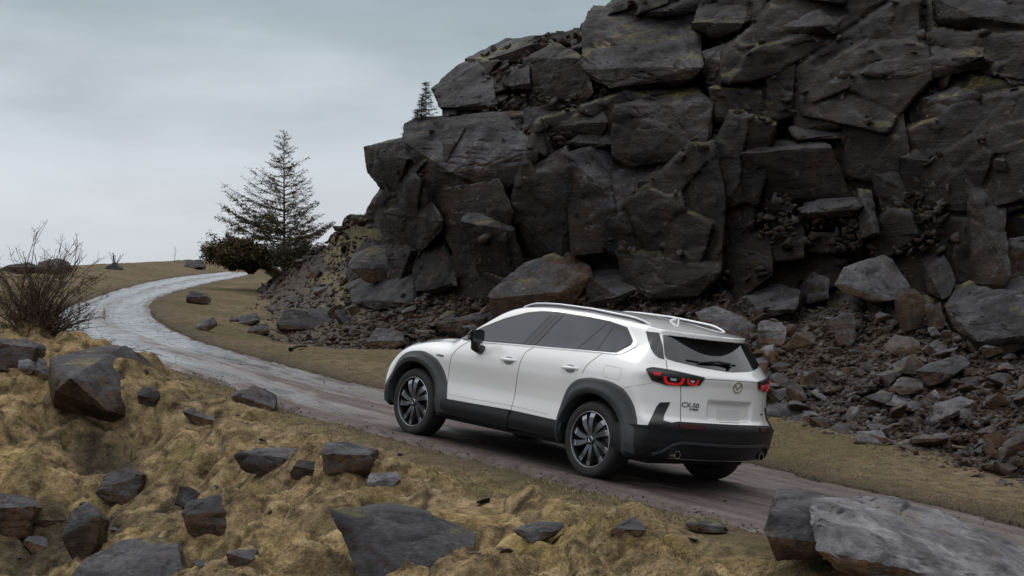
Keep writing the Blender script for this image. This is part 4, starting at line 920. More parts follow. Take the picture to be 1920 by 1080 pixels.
def onrear(p, z, off):
    S = map_rear(np.array([p], float), np.array([z], float)); g = grad(f_base, S, .006); return tuple((S+g*off)[0])
tube('wiper', [onrear(0,1.175,.02), onrear(-1,1.20,.03), onrear(8,1.212,.03), onrear(16,1.205,.03), onrear(23,1.193,.022)], [.020,.016,.012,.010,.006], M_gloss, tailgate)
tube('wiper', [onrear(a,b,.014) for a, b in ((30,1.215),(22,1.205),(10,1.20),(2,1.20),(-8,1.207))], .007, M_gloss, tailgate)
# badge and lettering
def rearpts(name, shapes, mat, c=(0,1.010), off=.006, thick=.006):
    for sh in shapes: pass
bv = []; 
def ringpts(rx, rz, n=28): return [(rx*math.cos(a), rz*math.sin(a)) for a in np.linspace(0, 2*math.pi, n+1)]
def rpoly(pts2, c): return [((a+c[0])/.0181/1.0, b+c[1]) for a, b in pts2]
Rr_ = 1.02*math.pi/180
def rr2(pts2, c): return [(c[0]+a/Rr_, c[1]+b) for a, b in pts2]
badge = patch('badge', rr2(ribbon([(.062*math.cos(a), .048*math.sin(a)) for a in np.linspace(.0, 6.2, 34)], .010), (-2.9,1.012)), 'rear', .008, M_chrome, tailgate, thick=.002, scale=SCA, step=.01)
patch('badge_wings', rr2([(-.060,.022),(-.036,.030),(0,-.010),(.036,.030),(.060,.022),(.060,.010),(.036,.012),(.006,-.030),(-.006,-.030),(-.036,.012),(-.060,.010)], (-2.9,1.012)), 'rear', .009, M_chrome, tailgate, thick=.002, scale=SCA, step=.008)
def lettering(name, txt, size, kind, c, mat, parent, shear=0., sx=1., mirror=False):
    cu = bpy.data.curves.new('lettering_curve', 'FONT'); cu.body = txt; cu.size = size; cu.align_x = 'CENTER'; cu.align_y = 'CENTER'; cu.shear = shear; cu.offset = size*.02; cu.extrude = .001
    to = bpy.data.objects.new('lettering_tmp', cu); COL.objects.link(to); dg = bpy.context.evaluated_depsgraph_get(); me = bpy.data.meshes.new_from_object(to.evaluated_get(dg)); bpy.data.objects.remove(to)
    v = np.array([tuple(q.co) for q in me.vertices]); F = [list(p.vertices) for p in me.polygons]
    if kind == 'rear': S = map_rear(c[0]-v[:,0]*sx/Rr_, c[1]+v[:,1])
    else: S = map_side(c[0]-v[:,0]*sx, c[1]+v[:,1])
    g = grad(f_base, S, .006); P = S+g*(.003+v[:,2:3]*2)
    bpy.data.meshes.remove(me); return obj(name, P, F, mat, parent, smooth=False)
M_let = simple('chrome_letters', (.22,.22,.23), .25, metal=.6, amt=.2)
lettering('lettering', 'CX-50', .062, 'rear', (27.0,.812), M_let, tailgate, sx=1.0)
lettering('lettering', 'HYBRID', .026, 'rear', (25.0,.775), M_let, tailgate, sx=1.0)
lettering('lettering', 'AWD', .030, 'rear', (-29.5,.762), M_let, tailgate)
lettering('lettering', 'HYBRID', .034, 'side', (.985,.905), M_let, body, sx=1.05)
# door handles
def handle(x0, x1, z, parent, s):
    c = (x0+x1)/2; P = []
    pl = [(c+.075*math.cos(a), z-.006+.040*math.sin(a)) for a in np.linspace(0, 2*math.pi, 20)[:-1]]
    patch('handle_cup', pl, 'side', .001, simple('handle_recess', (.22,.22,.22), .5), parent, thick=.004, step=.02, mirror=s < 0)
    n = 12; xs = np.linspace(x0, x1, n); S = map_side(xs, z+.0*xs+.012*(xs-c)/(x1-x0)*-1); g = grad(f_base, S, .006)
    lift = .012+.030*np.sin(np.linspace(.0, math.pi, n))**.6; Q_ = (S+g*lift[:, None])*[1, s, 1]
    tube('door_handle', Q_, list(.008+.012*np.sin(np.linspace(.25, math.pi-.1, n))), M_paint, parent, seg=10, flat=.85)
for s, df, dr in ((1, door_f, door_r), (-1, door_fr, door_rr)):
    handle(-.245, -.015, .978, df, s); handle(-1.17, -.94, 1.000, dr, s)
# mirrors
for s in (1, -1):
    bm = bmesh.new()
    pts = []
    for (x, y, z) in [(.37,.94,1.115),(.37,1.10,1.125),(.39,.95,1.245),(.38,1.11,1.235),(.37,1.13,1.17),(.30,.93,1.10),(.30,1.11,1.11),(.30,.94,1.255),(.30,1.12,1.245),(.30,1.15,1.17),(.415,.96,1.20),(.41,1.09,1.20)]:
        bm.verts.new((x-.04, y*s, z-.005))
    bmesh.ops.convex_hull(bm, input=bm.verts); bmesh.ops.bevel(bm, geom=bm.edges[:], offset=.018, segments=2, affect='EDGES')
    me = bpy.data.meshes.new('mirror'); bm.to_mesh(me); bm.free(); me.materials.append(M_gloss); me.polygons.foreach_set('use_smooth', np.ones(len(me.polygons), bool)); me.set_sharp_from_angle(angle=R(40))
    mo = bpy.data.objects.new('mirror', me); COL.objects.link(mo); mo.parent = car
    tube('mirror_stalk', [(.34,.86*s,1.03),(.34,.93*s,1.04),(.34,.99*s,1.06),(.34,1.0*s,1.13)], [.05,.055,.055,.05], M_gloss, mo, flat=1.0)
    obj('mirror_glass', [(.255,.955*s,1.125),(.255,1.10*s,1.13),(.255,1.12*s,1.17),(.255,1.10*s,1.225),(.255,.96*s,1.232)], [[0,1,2,3,4] if s < 0 else [4,3,2,1,0]], M_glass, mo, smooth=False)
    patch('sail_panel', [(.86,1.108),(.69,1.108),(.60,1.112),(.62,1.205)], 'side', .004, M_gloss, car, mirror=s < 0, thick=.003)
# roof rails
for s in (1, -1):
    P = []
    for x in np.linspace(.13, -1.66, 30):
        v = .575-.045*sstep(-.9, -1.66, np.array(x)) if False else .575-.05*np.clip((-.9-x)/.76, 0, 1)**2
        z = float(map_top(np.array([x]), np.array([v]))[0,2]); h = .030*min(1, max(0, (.13-x)/.18))**.7*min(1, max(0, (x+1.66)/.16))**.7
        P.append((x, v*s, z+h+.004))
    tube('roof_rail', P, .011, M_rail, car, seg=8, flat=.9)
    P2 = [(p[0], p[1], p[2]-.018) for p in P[1:-1]]
    tube('roof_rail', P2, .008, M_gloss, car, seg=6)
zf = float(map_top(np.array([-1.47]), np.array([0.]))[0,2])
tube('antenna', [(-1.40,0,zf-.01),(-1.44,0,zf+.012),(-1.49,0,zf+.040),(-1.52,0,zf+.038),(-1.52,0,zf-.01)], [.02,.022,.014,.010,.012], M_paint, car, flat=.8)
# windscreen
def wsmap(u, v):
    z = bisect(lambda t: f_base(u, v, t), np.full(len(u), 1.9), np.full(len(u), .6)); return np.c_[u, v, z]
patch('windscreen', [(1.02,0),(.98,.25),(.88,.46),(.76,.57),(.46,.55),(.18,.49),(.22,.3),(.24,0),(.22,-.3),(.18,-.49),(.46,-.55),(.76,-.57),(.88,-.46),(.98,-.25)], 'top', .004, M_glass, car, thick=.003, step=.05)
# headlights, front bumper and grille
for s in (1, -1):
    hl = patch('headlight', [(s*22,.955),(s*36,.965),(s*52,.985),(s*55,.955),(s*50,.90),(s*36,.865),(s*22,.86)], 'front', .008, M_lens, car, thick=.004, scale=SCA, step=.02)
patch('grille', [(20,.84),(-20,.84),(-24,.62),(-16,.52),(16,.52),(24,.62)], 'front', .008, M_gloss, car, thick=.004, scale=SCA, step=.03)
patch('front_bumper', [(a, .32) for a in (64,40,20,0,-20,-40,-64)]+[(-64,.425),(-40,.425),(-20,.50),(20,.50),(40,.425),(64,.425)], 'front', .012, M_clad, car, thick=.04, scale=SCA, step=.03)
# underbody
obj('underbody', [(x, y, z) for x in (1.85,-1.95) for y in (.66,-.66) for z in (.225,.33)]+[], [[0,1,3,2],[4,6,7,5],[0,4,5,1],[2,3,7,6],[0,2,6,4],[1,5,7,3]], M_under, car, smooth=False)
for cx in (1.407, -1.407):
    for s in (1, -1):
        th = np.linspace(R(-20), R(200), 32); VV = [(cx+.445*math.cos(a), y*s, max(.28, .364+.445*math.sin(a))) for y in (.60,.885) for a in th]; n = len(th)
        FF = [[i, i+1, n+i+1, n+i] for i in range(n-1)]; c0 = len(VV); VV += [(cx+.445*math.cos(a), .60*s, max(.28, .364+.445*math.sin(a))) for a in th]; FF.append(list(range(c0, c0+n)))
        obj('wheel_liner', VV, FF, M_under, car, smooth=False)
# exhausts
for s in (1, -1):
    n = 20; VV = []; FF = []
    for (x, r) in ((-2.05,.034),(-2.27,.038),(-2.27,.032),(-2.10,.030)):
        VV += [(x, (.60 if s > 0 else .57)*s+r*math.cos(2*math.pi*k/n), .352+r*math.sin(2*math.pi*k/n)) for k in range(n)]
    for j in range(3):
        FF += [[j*n+k, j*n+(k+1) % n, (j+1)*n+(k+1) % n, (j+1)*n+k] for k in range(n)]
    FF.append(list(range(3*n, 4*n))); obj('exhaust_tip', VV, FF, M_chrome, car, sharp=40)
# wheels
def lathe(prof, cx, y0, s, seg=64):
    VV = []; FF = []
    for r, y in prof: VV += [(cx+r*math.cos(2*math.pi*k/seg), (y0+y)*s, .364+r*math.sin(2*math.pi*k/seg)) for k in range(seg)]
    for j in range(len(prof)-1): FF += [[j*seg+k, j*seg+(k+1) % seg, (j+1)*seg+(k+1) % seg, (j+1)*seg+k] for k in range(seg)]
    return VV, FF if s > 0 else [f[::-1] for f in FF]
for cx in (1.407, -1.407):
    for s in (1, -1):
        w = bpy.data.objects.new('wheel', None); COL.objects.link(w); w.parent = car
        yo = .905
        VV, FF = lathe([(.262,-.012),(.268,-.001),(.285,.006),(.318,.010),(.340,.004),(.353,-.012),(.361,-.034),(.364,-.06),(.3645,-.11),(.3645,-.13),(.364,-.18),(.360,-.21),(.345,-.235),(.300,-.245),(.262,-.235)], cx, yo, s)
        ty = obj('tyre', VV, [f[::-1] for f in FF], M_tyre, w, sharp=50)
        VV, FF = lathe([(.268,-.004),(.264,.001),(.258,-.004),(.250,-.020),(.243,-.05),(.238,-.12),(.238,-.20)], cx, yo, s)
        rim = obj('rim', VV, [f[::-1] for f in FF], M_rimd, w, sharp=50)
        VV, FF = lathe([(.267,-.002),(.2635,.002),(.260,-.001)], cx, yo, s)
        obj('rim_lip', VV, [f[::-1] for f in FF], M_rimb, w)
        # ten twisted blades: grey faces, bright machined tips
        a0 = .21 if cx > 0 else .12
        for k in range(10):
            for part, r0, r1, mat in (('spoke', .055, .262, M_rimg), ('spoke_tip', .208, .260, M_rimb)):
                VV = []; FF = []; b = a0+2*math.pi*k/10+(.13 if k % 2 else 0); nseg = 8; base = 0
                for i in range(nseg+1):
                    f = i/nseg; r = r0+(r1-r0)*f; q = (r-.055)/.207
                    ang = b+.15*q*q; hw = .016+.017*q; y = -.022+.014*math.sin(q*3.14)-.004*q
                    if part == 'spoke_tip': hw *= .80; y += .003
                    for e in (-1, 1):
                        for dy in (0, -.035 if part == 'spoke' else -.002):
                            hh = hw*(1 if dy == 0 else 1.15)
                            VV.append((cx+r*math.cos(ang)-e*hh*math.sin(ang), (yo+y+dy-(.010*q if e > 0 else 0))*s, .364+r*math.sin(ang)+e*hh*math.cos(ang)))
                for i in range(nseg):
                    c = base+i*4; d = c+4
                    FF += [[c, c+2, d+2, d], [c+1, d+1, d+3, c+3], [c, d, d+1, c+1], [c+2, c+3, d+3, d+2]]
                c = base; FF.append([c, c+1, c+3, c+2]); c = base+nseg*4; FF.append([c, c+2, c+3, c+1])
                obj(part, VV, FF if s < 0 else [f[::-1] for f in FF], mat, w, smooth=False)
        VV, FF = lathe([(.001,-.010),(.030,-.012),(.034,-.018),(.062,-.022),(.066,-.040)], cx, yo, s, 32)
        obj('hub_cap', VV, [f[::-1] for f in FF], M_gloss, w, sharp=40)
        VV, FF = lathe([(.028,-.0105),(.0255,-.007),(.023,-.0105)], cx, yo, s, 24)
        obj('hub_badge', VV, [f[::-1] for f in FF], M_chrome, w)
        for k in range(5):
            a = 2*math.pi*(k+.4)/5; tube('wheel_nut', [(cx+.047*math.cos(a), (yo-.024)*s, .364+.047*math.sin(a)), (cx+.047*math.cos(a), (yo-.014)*s, .364+.047*math.sin(a))], .007, M_rimg, w, seg=6)
        VV, FF = lathe([(.06,-.10),(.165,-.10),(.165,-.125),(.06,-.125)], cx, yo, s, 40)
        obj('brake_disc', VV, [f[::-1] for f in FF], M_disc, w, sharp=40)
        VV, FF = lathe([(.05,-.16),(.244,-.16)], cx, yo, s, 40)
        obj('wheel_back', VV, [f[::-1] for f in FF], M_under, w)
# ================================================================ loose rocks
M_boul = rock_mat('boulder_rock', .80, .60, .0, 1.2); M_slate = rock_mat('slate_rock', .70, .74, .02, 1.4); M_brown = rock_mat('brown_rock', 1.05, .56, .03, 1.)
M_pale = rock_mat('pale_rock', .72, 1.05, .0, .8)
M_grey = rock_mat('light_grey_rock', .60, 1.30, .0, .8)
def gdist(px, py):
    y = np.concatenate([np.arange(7, 35, .05), np.arange(35, 110, .4)]); P = ptv(np.full(len(y), float(px)), np.full(len(y), float(py)), y)
    g = ground_z(P[:,0], P[:,1])[0]; k = np.argmax(P[:,2] < g+.02); return y[k] if (P[:,2] < g+.02).any() else 60.
def settle(label, corners, contact, thick, mat, cat='boulder', name='boulder', d=None, group=None, shrink=.5, up=-.05, amp=.03, target=.05, chip=.06, rs=2., seed=[3000]):
    seed[0] += 1
    base = d if d is not None else gdist(*contact)
    V_, F_ = traced(corners, thick, seed[0], target=target, amp=amp, base=base, shrink=shrink, up=up, chip=chip, rs=rs)
    c = V_.mean(0); c[2] = V_[:,2].min(); o = obj(name, V_-c, F_, mat, sharp=38); o.location = c
    return tag(o, label, cat, group)
S = settle
S('big dark brown boulder with a smooth flat upper face, on the moss bank', [(94,705,.1),(112,680,.4),(178,652,1.3),(236,654,1.4),(252,700,1.1),(266,780,.6),(225,822,.7),(165,800,.6),(112,755,.35),(128,722,-.35),(205,772,-.25)], (200,800), 1.0, M_brown, rs=.8, amp=.035, target=.05)
S('flat-topped grey stone at the left edge of the photo beside the bare shrub', [(-30,650,.1),(-10,642,.4),(56,643,.4),(60,655,.1),(50,680,.0),(-20,690,.0)], (20,690), .6, M_slate, 'rock', 'rock')
S('small whitish stone between the flat-topped stone and the big brown boulder', [(34,692,0),(40,676,.1),(56,674,.1),(62,690,.0),(52,702,0)], (48,704), .25, M_pale, 'rock', 'rock')
S('grey stone wedged on the left flank of the big brown boulder', [(62,690,0),(74,672,.2),(92,680,.2),(98,702,.0),(80,712,0)], (80,712), .4, M_slate, 'rock', 'rock')
S('small grey stone tucked against the right side of the big brown boulder', [(258,740,0),(268,730,.1),(290,731,.1),(296,745,.0),(280,768,.0),(262,765,0)], (278,766), .35, M_slate, 'rock', 'rock')
S('rounded dark rock at the near edge of the road, left of the car', [(436,748,0),(450,735,.15),(474,731,.2),(498,746,.1),(510,768,.0),(470,775,.0)], (472,770), .6, M_slate, 'rock', 'rock', d=18.2)
S('low layered slab with a white-flecked top, sunk in moss in mid-bank', [(444,852,0),(470,843,.3),(556,846,.4),(572,866,.05),(520,892,.0),(458,882,.0)], (500,888), .6, M_slate, 'rock', 'rock')
S('small dark stone just right of the low layered slab', [(545,874,0),(558,864,.15),(590,868,.15),(597,884,.0),(575,902,.0),(550,898,.0)], (572,898), .35, M_boul, 'rock', 'rock')
S('lumpy grey rock on the moss below the front wheel of the car', [(610,858,0),(625,840,.25),(650,833,.3),(690,842,.25),(699,864,.0),(680,886,.0),(618,886,.0)], (655,884), .6, M_slate, 'rock', 'rock')
S('pale flat stone standing out of the moss, nearest the middle of the bank', [(691,900,0),(702,888,.15),(740,888,.15),(748,896,.05),(735,918,.0),(700,916,.0)], (718,914), .4, M_grey, 'rock', 'rock')
S('large dark slate slab with a steep left edge, at the bottom of the photo', [(632,978,.1),(650,965,.35),(725,960,.6),(790,992,.6),(905,1018,.6),(922,1042,.3),(840,1064,.0),(760,1110,-.2),(700,1110,-.2)], (740,1078), .8, M_slate, d=11.75, rs=.9, amp=.03)
S('flat tilted stone with a mossy brim, right of the large dark slab', [(972,1000,0),(985,988,.15),(1010,983,.2),(1057,986,.2),(1035,1002,.05),(990,1018,.0)], (1000,1014), .35, M_slate, 'rock', 'rock')
S('small rounded grey stone at the near road edge below the rear wheel', [(1150,992,0),(1165,980,.1),(1192,980,.15),(1210,994,.0),(1190,1008,.0),(1160,1006,.0)], (1180,1006), .35, M_slate, 'rock', 'rock')
S('low grey rock at the near road edge in line with the car bumper', [(1288,985,0),(1298,972,.15),(1330,974,.2),(1362,990,.05),(1350,1002,.0),(1300,998,.0)], (1325,999), .4, M_slate, 'rock', 'rock')
S('huge pale grey boulder with a split top at the bottom right corner', [(1520,992,.1),(1550,962,1.0),(1600,952,1.5),(1670,952,1.6),(1760,970,1.6),(1850,998,1.5),(1925,1036,1.3),(2030,1130,.5),(1900,1160,-.3),(1700,1072,-.3),(1560,1024,-.15),(1580,1072,.4),(1720,1140,.3),(1880,1240,.2)], (1650,1075), .9, M_grey, d=10.35, rs=1.3, amp=.055, target=.035, chip=.04)
S('smaller dark-sided boulder leaning against the left end of the huge pale one', [(1440,968,.1),(1465,945,.4),(1500,938,.6),(1555,930,.7),(1560,985,.2),(1545,1040,.0),(1470,1030,.0),(1443,1005,.0)], (1500,1030), .7, M_boul, d=10.9, rs=1., amp=.03, target=.045)
S('dark angular rock in the shaded hollow at the lower left', [(180,918,.0),(200,892,.2),(250,880,.3),(268,900,.1),(258,930,.0),(205,945,.0)], (225,940), .6, M_boul, 'rock', 'rock')
S('upright brown slab standing in the hollow at the lower left', [(118,1000,.0),(135,958,.2),(162,940,.3),(186,968,.1),(182,1020,.0),(160,1060,.0),(135,1040,.0)], (155,1050), .4, M_brown, 'rock', 'rock')
S('broad dark boulder cut by the bottom edge, below the upright brown slab', [(140,1080,.0),(165,1045,.3),(215,1022,.5),(280,1018,.5),(318,1040,.3),(335,1110,-.1),(150,1120,-.1)], (230,1090), .8, M_slate, d=13.2)
S('squat brown rock overhanging a dark gap left of the large slate slab', [(345,965,.0),(360,942,.2),(425,938,.3),(445,960,.1),(432,1000,.0),(395,1018,.0),(352,1002,.0)], (395,1010), .6, M_brown, 'rock', 'rock')
S('narrow grey rock above the squat brown rock', [(328,948,.0),(340,918,.1),(358,916,.1),(366,940,.0),(350,958,.0)], (348,955), .3, M_slate, 'rock', 'rock')
S('thin pale slab edge showing in the dark gravel patch on the bank', [(345,772,.0),(360,768,.1),(392,780,.1),(408,792,.0),(380,796,.0),(352,788,.0)], (378,795), .2, M_pale, 'rock', 'rock')
S('small grey rock low on the bank, left of the large slate slab', [(428,1040,.0),(440,1028,.1),(466,1030,.1),(472,1048,.0),(455,1062,.0),(432,1058,.0)], (450,1060), .3, M_slate, 'rock', 'rock')
S('dark rock at the left edge of the hollow, partly buried', [(-30,960,.0),(0,930,.2),(50,925,.3),(70,955,.0),(50,1000,.0),(-20,1010,.0)], (20,1000), .6, M_boul, 'rock', 'rock')
S('small whitish rock in the shade near the bottom left corner', [(48,1020,.0),(58,1008,.1),(82,1010,.1),(86,1026,.0),(64,1036,.0)], (66,1034), .2, M_pale, 'rock', 'rock')
S('thin grey slab lying below the yellow moss brim in the hollow', [(62,980,.0),(72,968,.15),(112,964,.15),(118,974,.0),(84,990,.0)], (90,988), .25, M_slate, 'rock', 'rock')
# far side of the road
S('dark round boulder on the grass inside the bend', [(350,562,0),(354,549,.2),(372,544,.3),(388,556,.1),(386,568,.0),(356,569,.0)], (370,569), .7, M_boul)
S('pale wedge-shaped stone on the brown grass inside the bend', [(366,616,0),(376,605,.1),(400,595,.1),(404,606,.0),(385,618,.0)], (382,618), .25, M_pale, 'rock', 'rock')
S('grey stone at the foot of the scree left of the big flat boulder', [(447,608,0),(452,594,.2),(478,588,.2),(484,600,.0),(462,610,.0)], (463,610), .4, M_slate, 'rock', 'rock')
S('low brown stone in the grass left of the big flat boulder', [(464,622,0),(472,610,.2),(498,608,.2),(505,620,.0),(485,626,.0)], (485,626), .35, M_brown, 'rock', 'rock')
S('small pale stone in the grass below the wedge-shaped one', [(430,600,0),(434,593,.1),(444,592,.1),(448,600,.0),(438,604,.0)], (438,604), .2, M_pale, 'rock', 'rock')
S('big flat-topped boulder with an undercut dark front, between scree and verge', [(526,612,-.1),(533,594,.2),(565,583,.9),(640,581,1.),(661,606,.1),(655,618,-.1),(640,632,.2),(560,636,.2),(535,630,.1)], (595,633), .9, M_slate, rs=1.)
S('brown boulder at the foot of the scree just behind the car tailgate', [(1436,785,.0),(1445,768,.3),(1478,763,.4),(1532,776,.2),(1538,798,.0),(1512,814,.0),(1450,806,.0)], (1490,812), .8, M_brown, d=22.3)
S('large dark rock on the left skyline above the bare shrub', [(68,508,.0),(74,491,.3),(110,486,.4),(117,500,.1),(114,510,.0)], (95,505), 1., M_boul, d=50)
S('low dark rock on the skyline at the left edge behind the shrub', [(4,506,.0),(12,496,.3),(50,494,.4),(62,504,.1),(30,508,.0)], (30,507), 1., M_boul, d=50)
S('small dark pointed rock on the skyline left of the conifer', [(198,505,.0),(206,497,.2),(216,493,.2),(223,505,.0)], (210,500), .7, M_boul, d=62)
S('low flat-topped rock on the skyline beside the conifer', [(344,502,.0),(350,491,.5),(374,489,.5),(384,501,.0)], (365,500), 1., M_boul, d=78)
# boulders on the scree slope: distance taken from the slope itself
def T(label, corners, thick, mat, dd=-.15, name='boulder', cat='boulder', **k):
    c = np.array(corners, float); d = float(cliff_d(c[:,0].mean(), c[:,1].max()-6)[0])+dd
    return settle(label, corners, None, thick, mat, cat, name, d=d, **k)
T('large grey boulder with a flat facing side, high on the scree under the cliff', [(1577,532,.0),(1598,505,.3),(1670,477,.6),(1702,535,.2),(1692,553,.0),(1640,561,-.1),(1590,549,-.1)], 1.2, M_slate, -.5, rs=.8)
T('pale triangular slab leaning behind the roof spoiler of the car', [(1312,590,.2),(1338,579,.5),(1395,598,.4),(1420,622,.0),(1382,642,-.1),(1335,626,.0)], .8, M_pale, -.3, rs=1.)
T('square pinkish block on the scree right of the car roof', [(1424,625,.0),(1427,606,.4),(1462,607,.4),(1475,622,.1),(1464,648,.0),(1426,646,.0)], .7, M_pale, -.3)
T('upright brown slab standing at the foot of the right cliff', [(1682,570,.1),(1690,548,.3),(1712,543,.3),(1736,572,.1),(1730,612,.0),(1690,617,.0)], .6, M_brown, -.4)
T('narrow upright slab right of the upright brown slab', [(1738,572,.1),(1764,570,.2),(1768,612,.0),(1748,620,.0)], .5, M_boul, -.3)
T('dark grey upright block in the middle of the right scree', [(1566,600,.1),(1578,592,.2),(1602,594,.2),(1600,640,.0),(1572,647,.0)], .5, M_slate, -.25)
T('long pale slab lying on the right scree', [(1722,702,.0),(1745,674,.5),(1800,667,.6),(1813,680,.4),(1782,702,.0),(1735,716,.0)], .6, M_pale, -.3)
T('pale block below the long pale slab on the right scree', [(1674,724,.0),(1694,711,.3),(1730,714,.3),(1728,736,.0),(1690,740,.0)], .5, M_pale, -.3)
T('tilted flat slab left of the long pale slab', [(1655,706,.0),(1690,682,.4),(1699,690,.3),(1664,720,.0)], .4, M_slate, -.3)
T('bright diamond-shaped slab low on the right scree', [(1658,760,.0),(1680,747,.4),(1709,755,.4),(1702,768,.0)], .4, M_pale, -.3)
T('long tilted slab above the verge near the right edge', [(1748,792,.0),(1754,765,.4),(1800,750,.6),(1832,757,.5),(1786,782,.0)], .5, M_pale, -.3)
T('grey boulder under the dark cliff foot at the right edge', [(1838,655,.0),(1858,636,.4),(1886,638,.3),(1890,658,.0),(1855,666,.0)], .6, M_slate, -.3)
T('flat grey stone between the upright slabs and the long pale slab', [(1738,660,.0),(1755,642,.3),(1778,646,.3),(1775,660,.0)], .5, M_pale, -.2)
T('pale pointed rock where the right scree meets the verge', [(1690,838,.0),(1700,826,.2),(1722,824,.2),(1722,845,.0),(1700,850,.0)], .5, M_pale, -.3)
T('rounded pinkish rock where the scree meets the verge right of the car', [(1600,826,.0),(1612,812,.3),(1650,812,.3),(1662,830,.0),(1630,842,.0)], .6, M_pale, -.3)
T('big slate boulder with a light top at the left foot of the cliff', [(655,500,.0),(668,476,.5),(700,462,.8),(755,468,.8),(772,500,.1),(762,520,.0),(690,528,.0)], 1.3, M_slate, -.5, rs=.8)
T('broad tan slab fallen against the cliff foot above the car', [(917,560,.0),(945,530,.3),(990,494,.6),(1070,478,.7),(1104,512,.3),(1072,560,.0),(1000,588,.0),(932,588,.0)], 1.3, M_brown, -.6, rs=.6)
T('grey slab below the broad tan slab, behind the car bonnet', [(815,612,.0),(850,596,.4),(905,588,.5),(915,606,.1),(870,630,.0)], .7, M_slate, -.3)
T('dark low boulder at the scree foot just above the car bonnet', [(690,640,.0),(705,622,.3),(750,622,.4),(762,645,.0),(725,658,.0)], .7, M_boul, -.4)
# scree stones: the large ones one by one, the rest as rubble
rng = np.random.RandomState(11)
protos = []
for k in range(10):
    q = rng.randn(10, 3); q /= np.linalg.norm(q, axis=1)[:, None]; q *= np.array([.5,.38,.22])
    V_, F_ = rockmesh(q, .13, .020, 500+k, chip=.05, rough_s=2.5); protos.append((V_, F_))
pm = {}
def stone(name, p, s, mat, rot, k, zs=1.):
    key = (k, mat.name)
    if key not in pm:
        o = obj(name, protos[k][0], protos[k][1], mat, sharp=30); pm[key] = o.data
    else: o = bpy.data.objects.new(name, pm[key]); COL.objects.link(o)
    o.location = p; o.scale = (s, s, s*zs); o.rotation_euler = rot; return o
zones = [(1780, 2400, 'scree stones at the right edge', ' the scree near the right edge'), (1600, 1780, 'scree stones under the large grey boulder', ' the scree below the large grey boulder'), (1380, 1600, 'scree stones right of the car', ' the scree just right of the car'), (900, 1380, 'scree stones behind the car', ' the scree behind the car roof'), (640, 900, 'scree stones above the bonnet', ' the scree above the car bonnet'), (430, 640, 'scree stones on the left slope', ' the scree slope by the conifer')]
cand = []
while len(cand) < 292:
    x = rng.uniform(470, 1960); f = np.interp(x, [q[0] for q in FOOT], [q[1] for q in FOOT]); tl = np.interp(x, [q[0] for q in TAL], [q[1] for q in TAL])
    if rng.rand() > .35+.65*(x > 1380): continue
    if 1000 < x < 1380 and rng.rand() < .5: continue
    y = tl-15+(f-tl+22)*rng.rand()**.8
    s = .20+.42*rng.rand()**2.6; cand.append((x, y, s))
for x, y, s in cand:
    p = surf_at(x, y) if y < f-2 else surf_at(x, y)
    z = [q for q in zones if q[0] <= x < q[1]][0]; mat = [M_scree, M_scree, M_slate, M_brown, M_pale][rng.randint(5)] if x > 900 else [M_scree, M_slate, M_boul][rng.randint(3)]
    o = stone('scree_stone', tuple(p+np.array([0,-.22*s,.02])), s, mat, (rng.randn()*.4+.25, rng.randn()*.4, rng.uniform(0,6.28)), rng.randint(10), rng.uniform(.8,1.4)); 
    colw = {'scree_rock': 'brown-grey', 'slate_rock': 'slate-grey', 'brown_rock': 'brown', 'pale_rock': 'pale', 'boulder_rock': 'dark'}[mat.name]; fq = np.interp(x, [q[0] for q in FOOT], [q[1] for q in FOOT]); tq = np.interp(x, [q[0] for q in TAL], [q[1] for q in TAL]); hgt = (fq-y)/(fq-tq+1)
    tag(o, ('small ' if s < .27 else ('medium-sized ' if s < .40 else 'large '))+colw+[' flat',' blocky',' pointed'][int(x*7) % 3]*0+' stone '+('high on' if hgt > .66 else ('midway up' if hgt > .33 else 'low on'))+z[3], 'stone', z[2])
strag = []; DFX = [440,480,520,640,720,930,1100,1300,1500,1700,1920,2300]; DFD = [44,38,32.5,31,30.8,29.8,27.4,24.6,22.2,20.2,18.4,16.5]
spots = []
while len(spots) < 16000:
    x = rng.uniform(440, 2150); f = np.interp(x, [q[0] for q in FOOT], [q[1] for q in FOOT]); tl = np.interp(x, [q[0] for q in TAL], [q[1] for q in TAL]); y = tl-20+(f-tl+34)*rng.rand()**.85
    if y > f+18: continue
    if x < 640 and not inpoly(np.array([[x, y]]), polyS)[0]: continue
    spots.append((surf_at(x, min(y, f+20))+np.array([0,-.04,.0]), .05+.17*rng.rand()**1.8))
h_ = len(spots)*3//4
rb = scatter('rubble', spots[:h_], M_scree, seed=21); tag(rb, 'small broken stones of the scree slope below the cliff', 'rubble', kind='stuff')
# stragglers that have rolled out over the grass
for _ in range(1500):
    x = rng.uniform(470, 1950); f = np.interp(x, [q[0] for q in FOOT], [q[1] for q in FOOT]); py = f+2+45*rng.rand()**2.2; d = float(np.interp(x, DFX, DFD))-(py-f)*.022
    P = ptv(np.array([x]), np.array([py]), np.array([d]))[0]; strag.append((P[0], P[1], .03+.13*rng.rand()**3))
sg = np.array(strag); zz_ = ground_z(sg[:,0], sg[:,1])[0]; spots += [(np.array([a, b, c]), s_) for (a, b, s_), c in zip(strag, zz_)]
rb = scatter('rubble', spots[h_:], M_pale, seed=22); tag(rb, 'paler small broken stones mixed through the scree slope', 'rubble', kind='stuff')
